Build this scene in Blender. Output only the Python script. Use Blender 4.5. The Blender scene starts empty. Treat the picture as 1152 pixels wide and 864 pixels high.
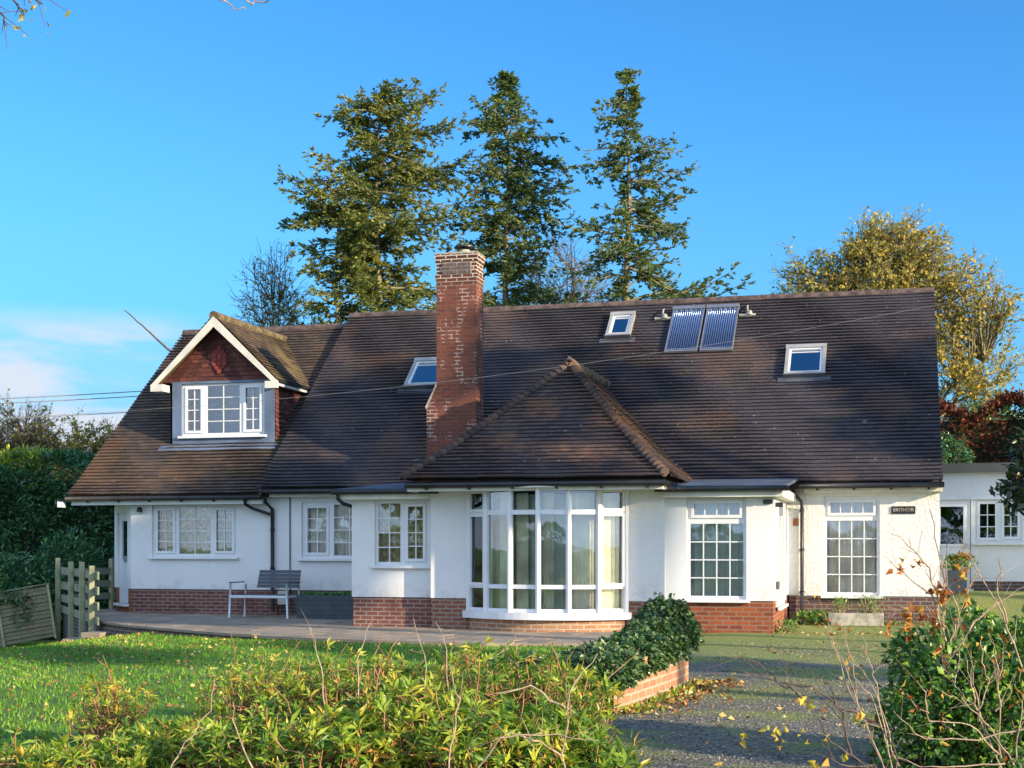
import bpy, math, random
import numpy as np
from mathutils import Vector, Matrix
random.seed(7); rng = np.random.default_rng(11)
C = bpy.context.scene.collection
R = math.radians

# ------------------------------------------------------------------ world, camera, sun
sc = bpy.context.scene
SUN_AZ, SUN_EL = R(21), R(16)      # azimuth measured from +X towards -Y
sd = Vector((math.cos(SUN_EL)*math.cos(SUN_AZ), -math.cos(SUN_EL)*math.sin(SUN_AZ), math.sin(SUN_EL)))
w = bpy.data.worlds.new("World"); sc.world = w; w.use_nodes = True
nt = w.node_tree; nt.nodes.clear()
def N(nt, t, **k):
    n = nt.nodes.new(t)
    for a, b in k.items():
        if a == 'inp':
            for i, v in b.items(): n.inputs[i].default_value = v
        else: setattr(n, a, b)
    return n
def L(nt, a, b): nt.links.new(a, b)
out = N(nt, 'ShaderNodeOutputWorld'); bg = N(nt, 'ShaderNodeBackground')
sky = N(nt, 'ShaderNodeTexSky', sky_type='NISHITA', sun_disc=False)
sky.sun_elevation = SUN_EL; sky.sun_rotation = math.atan2(sd.x, sd.y)
sky.altitude = 0; sky.air_density = 1.0; sky.dust_density = 0.3; sky.ozone_density = 4.5
hs = N(nt, 'ShaderNodeHueSaturation', inp={'Saturation': 1.12, 'Value': 1.0})
gm = N(nt, 'ShaderNodeMix', data_type='RGBA', blend_type='MULTIPLY', inp={0: 1.0})
gm.inputs[7].default_value = (0.43, 0.66, 0.74, 1)
tc = N(nt, 'ShaderNodeTexCoord'); mp = N(nt, 'ShaderNodeMapping'); mp.inputs['Scale'].default_value = (3, 3, 13)
nz = N(nt, 'ShaderNodeTexNoise', inp={'Scale': 2.2, 'Detail': 6.0, 'Roughness': 0.5})
sx = N(nt, 'ShaderNodeSeparateXYZ')
L(nt, tc.outputs['Generated'], mp.inputs[0]); L(nt, mp.outputs[0], nz.inputs[0]); L(nt, tc.outputs['Generated'], sx.inputs[0])
def mr(nt, src, a, b, c, d, smooth=True):
    m = N(nt, 'ShaderNodeMapRange'); m.interpolation_type = 'SMOOTHSTEP' if smooth else 'LINEAR'
    m.inputs[1].default_value = a; m.inputs[2].default_value = b; m.inputs[3].default_value = c; m.inputs[4].default_value = d
    L(nt, src, m.inputs[0]); return m.outputs[0]
def mth(nt, op, a, b):
    m = N(nt, 'ShaderNodeMath', operation=op)
    for i, v in enumerate((a, b)):
        if isinstance(v, (int, float)): m.inputs[i].default_value = v
        else: L(nt, v, m.inputs[i])
    return m.outputs[0]
hi = mr(nt, sx.outputs[2], 0.135, 0.163, 1, 0)          # fades above ~9 degrees
lf = mr(nt, sx.outputs[0], -0.43, -0.50, 0, 1)          # bank stands to the left
cl = mth(nt, 'MULTIPLY', mth(nt, 'MULTIPLY', hi, lf), mr(nt, nz.outputs[0], 0.36, 0.54, 0.12, 0.95))
cm = N(nt, 'ShaderNodeMix', data_type='RGBA'); cm.inputs[7].default_value = (2.05, 2.2, 2.5, 1)
L(nt, sky.outputs[0], hs.inputs['Color']); L(nt, hs.outputs[0], gm.inputs[6])
# bright haze added to the unseen southern sky to lift the shade
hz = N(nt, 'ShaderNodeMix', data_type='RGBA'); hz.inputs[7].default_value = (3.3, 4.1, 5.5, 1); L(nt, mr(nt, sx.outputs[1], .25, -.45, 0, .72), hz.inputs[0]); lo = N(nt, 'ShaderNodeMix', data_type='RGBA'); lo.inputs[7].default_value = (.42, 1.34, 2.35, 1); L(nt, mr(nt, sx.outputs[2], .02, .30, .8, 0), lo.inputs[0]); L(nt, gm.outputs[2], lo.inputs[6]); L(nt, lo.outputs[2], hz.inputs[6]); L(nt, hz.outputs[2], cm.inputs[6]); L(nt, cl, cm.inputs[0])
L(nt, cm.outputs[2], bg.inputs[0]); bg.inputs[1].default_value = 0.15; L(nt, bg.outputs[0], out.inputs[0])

cam = bpy.data.cameras.new('camera'); co = bpy.data.objects.new('camera', cam); C.objects.link(co)
co.location = (-0.906, -27.14, 1.4); co.rotation_euler = (R(90), 0, R(14.84))
cam.lens = 50; cam.sensor_width = 36; cam.shift_y = 0.158; cam.clip_end = 3000; cam.clip_start = 0.1
sc.camera = co
su = bpy.data.lights.new('sun', 'SUN'); su.energy = 3.9; su.angle = R(0.55); su.color = (1.0, 0.81, 0.56)
so = bpy.data.objects.new('sun', su); C.objects.link(so); so.rotation_euler = sd.to_track_quat('Z', 'Y').to_euler(); so.location = (30, -20, 30)
sc.view_settings.view_transform = 'Standard'; sc.view_settings.look = 'None'; sc.view_settings.exposure = 1.32; sc.view_settings.gamma = 1
sc.cycles.max_bounces = 6; sc.cycles.transparent_max_bounces = 12

# ------------------------------------------------------------------ materials
def mat(name):
    m = bpy.data.materials.new(name); m.use_nodes = True; t = m.node_tree
    b = t.nodes['Principled BSDF']; return m, t, b
def flat(name, col, rough=0.6, metal=0.0, bump=0.0, bscale=40, var=0.12, spec=0.4, vscale=3.0):
    m, t, b = mat(name)
    tc = N(t, 'ShaderNodeTexCoord'); n = N(t, 'ShaderNodeTexNoise', inp={'Scale': vscale, 'Detail': 5.0})
    L(t, tc.outputs['Object'], n.inputs[0])
    mx = N(t, 'ShaderNodeMix', data_type='RGBA'); mx.inputs[6].default_value = (*[c*(1-var) for c in col], 1); mx.inputs[7].default_value = (*[min(1, c*(1+var)) for c in col], 1)
    L(t, mr(t, n.outputs[0], .3, .7, 0, 1), mx.inputs[0]); L(t, mx.outputs[2], b.inputs['Base Color'])
    b.inputs['Roughness'].default_value = rough; b.inputs['Metallic'].default_value = metal
    b.inputs['Specular IOR Level'].default_value = spec
    if bump:
        n2 = N(t, 'ShaderNodeTexNoise', inp={'Scale': bscale, 'Detail': 4.0}); L(t, tc.outputs['Object'], n2.inputs[0])
        bp = N(t, 'ShaderNodeBump', inp={'Strength': bump, 'Distance': 0.02}); L(t, n2.outputs[0], bp.inputs['Height']); L(t, bp.outputs[0], b.inputs['Normal'])
    return m
def ramp(t, src, stops):
    r = N(t, 'ShaderNodeValToRGB'); e = r.color_ramp.elements
    while len(e) < len(stops): e.new(0.5)
    for k, (p, c) in enumerate(stops): e[k].position = p; e[k].color = (*c, 1)
    L(t, src, r.inputs[0]); return r.outputs[0]
def mixc(t, fac, a, b, mode='MIX'):
    m = N(t, 'ShaderNodeMix', data_type='RGBA', blend_type=mode)
    for i, v in ((0, fac), (6, a), (7, b)):
        if isinstance(v, (int, float)): m.inputs[i].default_value = v
        elif isinstance(v, tuple): m.inputs[i].default_value = (*v, 1)
        else: L(t, v, m.inputs[i])
    return m.outputs[2]
def noise(t, vec, scale, detail=4, rough=.5, stretch=None):
    n = N(t, 'ShaderNodeTexNoise', inp={'Scale': scale, 'Detail': float(detail), 'Roughness': rough})
    if stretch:
        mp = N(t, 'ShaderNodeMapping'); mp.inputs['Scale'].default_value = stretch; L(t, vec, mp.inputs[0]); L(t, mp.outputs[0], n.inputs[0])
    else: L(t, vec, n.inputs[0])
    return n.outputs[0]
def tile_mat(name, stops, patch, pscale=0.6, moss=0.35, seed=0.0):
    m, t, b = mat(name); a = N(t, 'ShaderNodeAttribute', attribute_name='tint'); tc = N(t, 'ShaderNodeTexCoord')
    col = ramp(t, a.outputs['Fac'], stops)
    v = N(t, 'ShaderNodeVectorMath', operation='ADD'); v.inputs[1].default_value = (seed, seed*2, 0); L(t, tc.outputs['Object'], v.inputs[0])
    p = mr(t, noise(t, v.outputs[0], pscale, 5, .6), .50, .66, 0, .8)
    col = mixc(t, p, col, patch)
    mo = mr(t, noise(t, v.outputs[0], 1.1, 6, .65), .56, .70, 0, moss); col = mixc(t, mo, col, (.075, .085, .025))
    sp = mr(t, noise(t, v.outputs[0], 9, 2, .5), .72, .77, 0, .7); col = mixc(t, sp, col, (.32, .32, .28))
    L(t, col, b.inputs['Base Color']); b.inputs['Roughness'].default_value = .8; b.inputs['Specular IOR Level'].default_value = .25
    bp = N(t, 'ShaderNodeBump', inp={'Strength': .5, 'Distance': .01}); L(t, noise(t, tc.outputs['Object'], 55, 3), bp.inputs['Height']); L(t, bp.outputs[0], b.inputs['Normal'])
    return m
def brick_mat(name, c1, c2, mortar, dark=(.06, .025, .02), lime=0.0, limeh=None, mort_size=.012, msmooth=.1):
    m, t, b = mat(name); uv = N(t, 'ShaderNodeUVMap'); uv.uv_map = 'uv'; tc = N(t, 'ShaderNodeTexCoord')
    br = N(t, 'ShaderNodeTexBrick', offset=.5); br.inputs['Scale'].default_value = 1; br.inputs['Brick Width'].default_value = .225; br.inputs['Row Height'].default_value = .075
    br.inputs['Mortar Size'].default_value = mort_size; br.inputs['Mortar Smooth'].default_value = msmooth; br.inputs['Bias'].default_value = -.1
    br.inputs['Color1'].default_value = (*c1, 1); br.inputs['Color2'].default_value = (*c2, 1); br.inputs['Mortar'].default_value = (*mortar, 1)
    wob = N(t, 'ShaderNodeVectorMath', operation='SCALE'); wob.inputs['Scale'].default_value = .012
    nn = N(t, 'ShaderNodeTexNoise', inp={'Scale': 9.0}); L(t, tc.outputs['Object'], nn.inputs[0]); L(t, nn.outputs['Color'], wob.inputs[0])
    ad = N(t, 'ShaderNodeVectorMath', operation='ADD'); L(t, uv.outputs[0], ad.inputs[0]); L(t, wob.outputs[0], ad.inputs[1]); L(t, ad.outputs[0], br.inputs['Vector'])
    col = mixc(t, mr(t, noise(t, tc.outputs['Object'], 2.2, 5, .6), .5, .75, 0, .6), br.outputs['Color'], dark)
    if lime:
        f = mth(t, 'MULTIPLY', br.outputs['Fac'], mr(t, noise(t, tc.outputs['Object'], 1.7, 3, .6, (2.2, 2.2, .8)),   .53, .60, 0, lime))
        col = mixc(t, f, col, (.72, .66, .58))
    if limeh:   # the top of the stack is darker and its joints are white
        sx = N(t, 'ShaderNodeSeparateXYZ'); L(t, tc.outputs['Object'], sx.inputs[0])
        f2 = mr(t, sx.outputs[2], limeh, limeh+.35, 0, 1)
        col = mixc(t, mth(t, 'MULTIPLY', f2, .62), col, (.05, .025, .02)); col = mixc(t, mth(t, 'MULTIPLY', f2, mth(t, 'MULTIPLY', br.outputs['Fac'], .8)), col, (.62, .52, .42))
    L(t, col, b.inputs['Base Color']); b.inputs['Roughness'].default_value = .85; b.inputs['Specular IOR Level'].default_value = .25
    h = mth(t, 'SUBTRACT', mth(t, 'MULTIPLY', noise(t, tc.outputs['Object'], 60, 3), .4), br.outputs['Fac'])
    bp = N(t, 'ShaderNodeBump', inp={'Strength': .7, 'Distance': .008}); L(t, h, bp.inputs['Height']); L(t, bp.outputs[0], b.inputs['Normal'])
    return m
def render_mat(name, strength, scale, col=(.70, .70, .69)):
    m, t, b = mat(name); tc = N(t, 'ShaderNodeTexCoord'); o = tc.outputs['Object']
    c = mixc(t, mr(t, noise(t, o, 1.3, 6, .6), .35, .75, 0, .5), col, tuple(x*.86 for x in col))
    st = mr(t, noise(t, o, 2.0, 5, .6, (5, 5, .35)), .60, .8, 0, .28); c = mixc(t, st, c, (.50, .49, .42))
    sz = N(t, 'ShaderNodeSeparateXYZ'); L(t, o, sz.inputs[0])     # rain splash near the plinth, drips under the eaves
    lowd = mth(t, 'MULTIPLY', mr(t, sz.outputs[2], .48, .82, 1, 0), mr(t, noise(t, o, 3.5, 5, .65), .46, .66, 0, .32)); c = mixc(t, lowd, c, (.30, .29, .22))
    drp = mth(t, 'MULTIPLY', mr(t, sz.outputs[2], 1.7, 2.4, 0, 1), mr(t, noise(t, o, 2.5, 4, .6, (7, 7, .25)), .56, .74, 0, .16)); c = mixc(t, drp, c, (.36, .36, .30))
    L(t, c, b.inputs['Base Color']); b.inputs['Roughness'].default_value = .75; b.inputs['Specular IOR Level'].default_value = .3
    n1 = N(t, 'ShaderNodeTexNoise', inp={'Scale': scale, 'Detail': 3.0, 'Roughness': .55, 'Distortion': .6}); L(t, o, n1.inputs[0])
    bp = N(t, 'ShaderNodeBump', inp={'Strength': strength, 'Distance': .02}); L(t, n1.outputs[0], bp.inputs['Height']); L(t, bp.outputs[0], b.inputs['Normal'])
    return m
def leaf_mat(name, stops, trans=.35, rough=.5, spec=.35):
    m, t, b = mat(name); a = N(t, 'ShaderNodeAttribute', attribute_name='tint'); col = ramp(t, a.outputs['Fac'], stops)
    L(t, col, b.inputs['Base Color']); b.inputs['Roughness'].default_value = rough; b.inputs['Specular IOR Level'].default_value = spec
    tr = N(t, 'ShaderNodeBsdfTranslucent'); L(t, mixc(t, .6, col, mixc(t, 1.0, col, (1.3, 1.25, .5), 'MULTIPLY')), tr.inputs[0])
    ms = N(t, 'ShaderNodeMixShader'); ms.inputs[0].default_value = trans
    L(t, b.outputs[0], ms.inputs[1]); L(t, tr.outputs[0], ms.inputs[2]); L(t, ms.outputs[0], t.nodes['Material Output'].inputs[0])
    return m
def wood_mat(name, a, b_, stretch=(2, 2, 25)):
    m, t, b = mat(name); tc = N(t, 'ShaderNodeTexCoord')
    c = mixc(t, mr(t, noise(t, tc.outputs['Object'], 3, 5, .6, stretch), .3, .7, 0, 1), a, b_)
    c = mixc(t, mr(t, noise(t, tc.outputs['Object'], 4, 4), .5, .7, 0, .6), c, (.10, .13, .06))
    L(t, c, b.inputs['Base Color']); b.inputs['Roughness'].default_value = .85; return m

M = {}
M['roof'] = tile_mat('roof_tile', [(0, (.040, .037, .045)), (.5, (.056, .049, .056)), (.9, (.072, .058, .060)), (1, (.098, .072, .066))], (.115, .076, .062), .5, .2)
M['roofwing'] = tile_mat('wing_tile', [(0, (.045, .036, .035)), (.5, (.072, .055, .046)), (1, (.115, .08, .055))], (.14, .08, .045), .5, .8, 4.0)
M['roofhip'] = tile_mat('hip_tile', [(0, (.046, .036, .037)), (.5, (.078, .055, .050)), (1, (.125, .076, .056))], (.21, .105, .055), .8, .2, 9.0)
M['roofdorm'] = tile_mat('dormer_tile', [(0, (.05, .037, .027)), (.5, (.095, .066, .042)), (1, (.15, .10, .055))], (.15, .12, .045), .9, .55, 2.0)
M['hung'] = tile_mat('hung_tile', [(0, (.06, .022, .020)), (.5, (.10, .034, .028)), (1, (.15, .05, .04))], (.14, .05, .035), .8, .05, 3.0)
M['motif'] = tile_mat('motif_tile', [(0, (.16, .03, .025)), (1, (.24, .05, .04))], (.2, .05, .035), .8, 0, 3.0)
M['ridge'] = flat('ridge_tile', (.095, .065, .055), .85, bump=.4, var=.5, vscale=6)
M['ridgemoss'] = flat('mossy_ridge_tile', (.12, .09, .045), .85, bump=.4, var=.5, vscale=6)
M['brick'] = brick_mat('red_brick', (.31, .080, .030), (.15, .042, .026), (.24, .15, .10))
M['brickl'] = brick_mat('shaded_brick', (.18, .068, .05), (.13, .05, .04), (.26, .20, .17))  # darker copy of the plinth brick: shade on the left put into its colour
M['brickw'] = brick_mat('weathered_brick', (.24, .09, .055), (.16, .065, .045), (.27, .22, .17), dark=(.12, .07, .05))
M['brickbay'] = brick_mat('bay_brick', (.36, .19, .10), (.26, .12, .07), (.42, .34, .25), dark=(.2, .12, .07))
M['brickdark'] = brick_mat('dark_brick', (.13, .065, .055), (.09, .055, .055), (.19, .17, .15))
M['brickblue'] = brick_mat('blue_brick', (.10, .085, .095), (.075, .07, .085), (.2, .19, .18), dark=(.05, .05, .05))
M['brickchim'] = brick_mat('chimney_brick', (.19, .058, .038), (.115, .040, .030), (.15, .075, .055), lime=.34, limeh=6.5, mort_size=.012)
M['brickwall'] = brick_mat('garden_brick', (.42, .20, .11), (.33, .15, .09), (.42, .32, .23), dark=(.3, .15, .09))
M['render'] = render_mat('smooth_render', .25, 30)
M['dash'] = render_mat('rough_render', .85, 17, (.68, .675, .655))
M['white'] = flat('white_upvc', (.66, .67, .68), .35, var=.04, spec=.5)
M['cream'] = flat('cream_fascia', (.60, .58, .50), .5, var=.1)
M['black'] = flat('black_plastic', (.018, .019, .022), .4, var=.3)
M['lead'] = flat('lead_sheet', (.105, .145, .225), .5, bump=.2, var=.25, vscale=2)
M['felt'] = flat('felt_roof', (.075, .095, .13), .6, bump=.3, var=.3, vscale=2)
M['velux'] = flat('skylight_frame', (.30, .30, .29), .4, var=.15)
M['alu'] = flat('aluminium', (.30, .31, .34), .35, metal=.6, var=.08)
M['dark'] = flat('interior_dark', (.10, .09, .08), .9)
M['room'] = flat('interior_paint', (.78, .76, .70), .9)
M['curtain'] = flat('cream_curtain', (.92, .86, .70), .9, var=.15)
M['curtaing'] = flat('grey_curtain', (.86, .80, .72), .9, var=.15)
M['reflect_sheet'] = flat('painted_reflection', (.60, .66, .58), .9, var=.12)  # pale green of a reflection in the panes, painted on an added sheet
M['curtainr'] = flat('russet_curtain', (.26, .06, .035), .9, var=.15)
M['net'] = flat('tree_tinted_net', (.55, .47, .25), .9, var=.4, vscale=14)  # net curtain, with the yellow of reflected trees put into its colour
M['lamp'] = flat('white_lamp', (.85, .85, .84), .3, var=.03)
M['slate'] = flat('bench_grey', (.060, .068, .085), .6, var=.1)
M['paintw'] = flat('white_powder_coat', (.60, .63, .66), .4, var=.05)
M['planter'] = flat('planter_slate', (.045, .062, .075), .55, var=.2, bump=.2)
M['stone'] = flat('cast_stone', (.36, .34, .28), .9, bump=.6, var=.3, vscale=9)
M['clay'] = flat('clay', (.36, .12, .06), .8, var=.25)
M['soil'] = flat('soil', (.05, .035, .025), 1, bump=.6)
M['fence'] = wood_mat('treated_timber', (.36, .34, .19), (.26, .26, .16))
M['fencef'] = wood_mat('treated_timber_rail', (.27, .28, .19), (.20, .22, .16), (25, 2, 2))
M['panel'] = wood_mat('weathered_panel', (.25, .20, .12), (.15, .13, .08), (25, 2, 2))
M['bark'] = flat('bark', (.14, .105, .075), .95, bump=.8, bscale=14, var=.4, vscale=6)
M['barkg'] = flat('mossy_bark', (.19, .17, .10), .95, bump=.8, bscale=14, var=.4, vscale=6)
M['twig'] = flat('pale_twig', (.34, .25, .17), .85, var=.3, vscale=20)
M['twigr'] = flat('rusty_stem', (.30, .15, .075), .8, var=.35, vscale=20)
M['twigd'] = flat('dark_twig', (.10, .075, .06), .85, var=.3, vscale=20)
M['wire'] = flat('cable_grey', (.20, .20, .21), .6)
M['wirel'] = flat('cable_light', (.22, .22, .22), .6)
M['blind'] = flat('bluegrey_interior', (.10, .16, .26), .7)
M['rhodo'] = leaf_mat('rhododendron_leaf', [(0, (.055, .13, .02)), (.25, (.12, .24, .03)), (.55, (.28, .40, .045)), (.85, (.52, .55, .07)), (.95, (.62, .52, .07)), (1, (.50, .24, .05))], .42, .38, .5)
M['laurel'] = leaf_mat('laurel_leaf', [(0, (.025, .09, .045)), (.6, (.058, .175, .075)), (.9, (.11, .25, .075)), (1, (.22, .34, .06))], .2, .35, .5)
M['laureltop'] = leaf_mat('laurel_lit_leaf', [(0, (.16, .24, .03)), (.5, (.34, .42, .04)), (1, (.52, .56, .06))], .3, .4, .5)  # brighter copy for the hedge top, its sunlit look put into the colour
M['ivy'] = leaf_mat('ivy_leaf', [(0, (.025, .065, .025)), (.5, (.055, .125, .038)), (.85, (.12, .20, .06)), (1, (.25, .31, .11))], .15, .35, .5)
M['shrub'] = leaf_mat('shrub_leaf', [(0, (.03, .10, .022)), (.45, (.075, .20, .035)), (.8, (.20, .36, .05)), (1, (.42, .52, .08))], .25, .35, .5)
M['holly'] = leaf_mat('holly_leaf', [(0, (.010, .030, .012)), (.8, (.03, .06, .018)), (1, (.12, .04, .02))], .1, .3, .5)
M['conifer'] = leaf_mat('conifer_needles', [(0, (.06, .10, .035)), (.4, (.14, .19, .05)), (.75, (.27, .29, .065)), (.93, (.42, .36, .08)), (1, (.42, .26, .09))], .3, .6, .2)
M['coniferd'] = leaf_mat('dark_conifer_needles', [(0, (.045, .095, .045)), (.5, (.11, .175, .06)), (.85, (.22, .26, .07)), (1, (.36, .33, .10))], .3, .6, .2)
M['autumn'] = leaf_mat('autumn_leaf', [(0, (.18, .19, .05)), (.45, (.37, .33, .07)), (.85, (.58, .44, .08)), (1, (.58, .30, .07))], .35, .6, .2)
M['copper'] = leaf_mat('copper_leaf', [(0, (.05, .018, .013)), (.5, (.13, .035, .022)), (.85, (.24, .08, .035)), (1, (.10, .11, .03))], .25, .6, .2)
M['brownleaf'] = leaf_mat('dead_leaf', [(0, (.20, .055, .015)), (.4, (.42, .14, .03)), (.8, (.55, .28, .06)), (1, (.60, .46, .08))], .4, .6, .2)
M['yellowleaf'] = leaf_mat('yellow_leaf', [(0, (.42, .42, .05)), (.6, (.62, .48, .06)), (1, (.60, .26, .05))], .4, .55, .3)
M['litter'] = leaf_mat('fallen_leaf', [(0, (.16, .07, .03)), (.4, (.34, .16, .06)), (.75, (.50, .34, .10)), (1, (.58, .50, .22))], .1, .7, .2)
M['grass'] = leaf_mat('grass_blade', [(0, (.05, .15, .015)), (.5, (.115, .28, .022)), (.85, (.24, .42, .04)), (1, (.42, .48, .08))], .3, .6, .2)
# glass: a mirror-like pane one can still see through
def glass(name, base, tint):
    m, t, b = mat(name); tr = N(t, 'ShaderNodeBsdfTransparent'); tr.inputs[0].default_value = (*tint, 1)
    gl = N(t, 'ShaderNodeBsdfGlossy'); gl.inputs['Roughness'].default_value = .015; gl.inputs[0].default_value = (.95, .97, 1, 1)
    fr = N(t, 'ShaderNodeFresnel'); fr.inputs[0].default_value = 1.5; ms = N(t, 'ShaderNodeMixShader')
    tc = N(t, 'ShaderNodeTexCoord'); bp = N(t, 'ShaderNodeBump', inp={'Strength': .06, 'Distance': .02}); L(t, noise(t, tc.outputs['Object'], 2.2, 2), bp.inputs['Height']); L(t, bp.outputs[0], gl.inputs['Normal'])
    L(t, mth(t, 'ADD', mth(t, 'MULTIPLY', fr.outputs[0], 1.0), base), ms.inputs[0]); L(t, tr.outputs[0], ms.inputs[1]); L(t, gl.outputs[0], ms.inputs[2]); L(t, ms.outputs[0], t.nodes['Material Output'].inputs[0])
    return m
M['glass'] = glass('window_glass', .06, (.97, .98, .97)); M['glassr'] = glass('skylight_glass', .45, (.5, .62, .85))
m, t, b = mat('collector_tube'); b.inputs['Base Color'].default_value = (.09, .15, .30, 1); b.inputs['Metallic'].default_value = .45; b.inputs['Roughness'].default_value = .18; M['tube'] = m
# lawn soil, drive, paving
m, t, b = mat('ground_turf'); tc = N(t, 'ShaderNodeTexCoord'); o = tc.outputs['Object']
c = mixc(t, mr(t, noise(t, o, .9, 6, .65), .3, .7, 0, 1), (.05, .12, .014), (.12, .22, .025)); c = mixc(t, mr(t, noise(t, o, 14, 4), .55, .75, 0, .5), c, (.12, .12, .04))
L(t, c, b.inputs['Base Color']); b.inputs['Roughness'].default_value = 1
bp = N(t, 'ShaderNodeBump', inp={'Strength': 1, 'Distance': .04}); L(t, noise(t, o, 35, 4), bp.inputs['Height']); L(t, bp.outputs[0], b.inputs['Normal']); M['turf'] = m
m, t, b = mat('drive_surface'); tc = N(t, 'ShaderNodeTexCoord'); o = tc.outputs['Object']
vo = N(t, 'ShaderNodeTexVoronoi'); vo.inputs['Scale'].default_value = 45; L(t, o, vo.inputs['Vector'])
st = ramp(t, vo.outputs['Color'], [(0, (.035, .035, .034)), (.45, (.10, .095, .08)), (.8, (.21, .19, .14)), (1, (.46, .41, .30))])
sx = N(t, 'ShaderNodeSeparateXYZ'); L(t, o, sx.inputs[0])
nearh = mr(t, sx.outputs[1], -13, -4, .0, .22)
moss = mr(t, mth(t, 'ADD', noise(t, o, .8, 6, .65), nearh),   .44, .64, 0, .95)
moss = mth(t, 'MULTIPLY', moss, mr(t, noise(t, o, 22, 3), .38, .55, .35, 1))
c = mixc(t, moss, st, (.19, .235, .025)); L(t, c, b.inputs['Base Color']); b.inputs['Roughness'].default_value = .9
bp = N(t, 'ShaderNodeBump', inp={'Strength': 1, 'Distance': .015}); L(t, vo.outputs['Distance'], bp.inputs['Height']); L(t, bp.outputs[0], b.inputs['Normal']); M['drive'] = m
m, t, b = mat('paving_slab'); a = N(t, 'ShaderNodeAttribute', attribute_name='tint'); tc = N(t, 'ShaderNodeTexCoord'); o = tc.outputs['Object']
c = ramp(t, a.outputs['Fac'], [(0, (.20, .165, .13)), (.5, (.26, .21, .16)), (1, (.32, .25, .185))])
c = mixc(t, mr(t, noise(t, o, 2.5, 6, .65), .48, .7, 0, .65), c, (.10, .11, .07)); L(t, c, b.inputs['Base Color']); b.inputs['Roughness'].default_value = .85
bp = N(t, 'ShaderNodeBump', inp={'Strength': .4, 'Distance': .01}); L(t, noise(t, o, 40, 3), bp.inputs['Height']); L(t, bp.outputs[0], b.inputs['Normal']); M['slab'] = m

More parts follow.
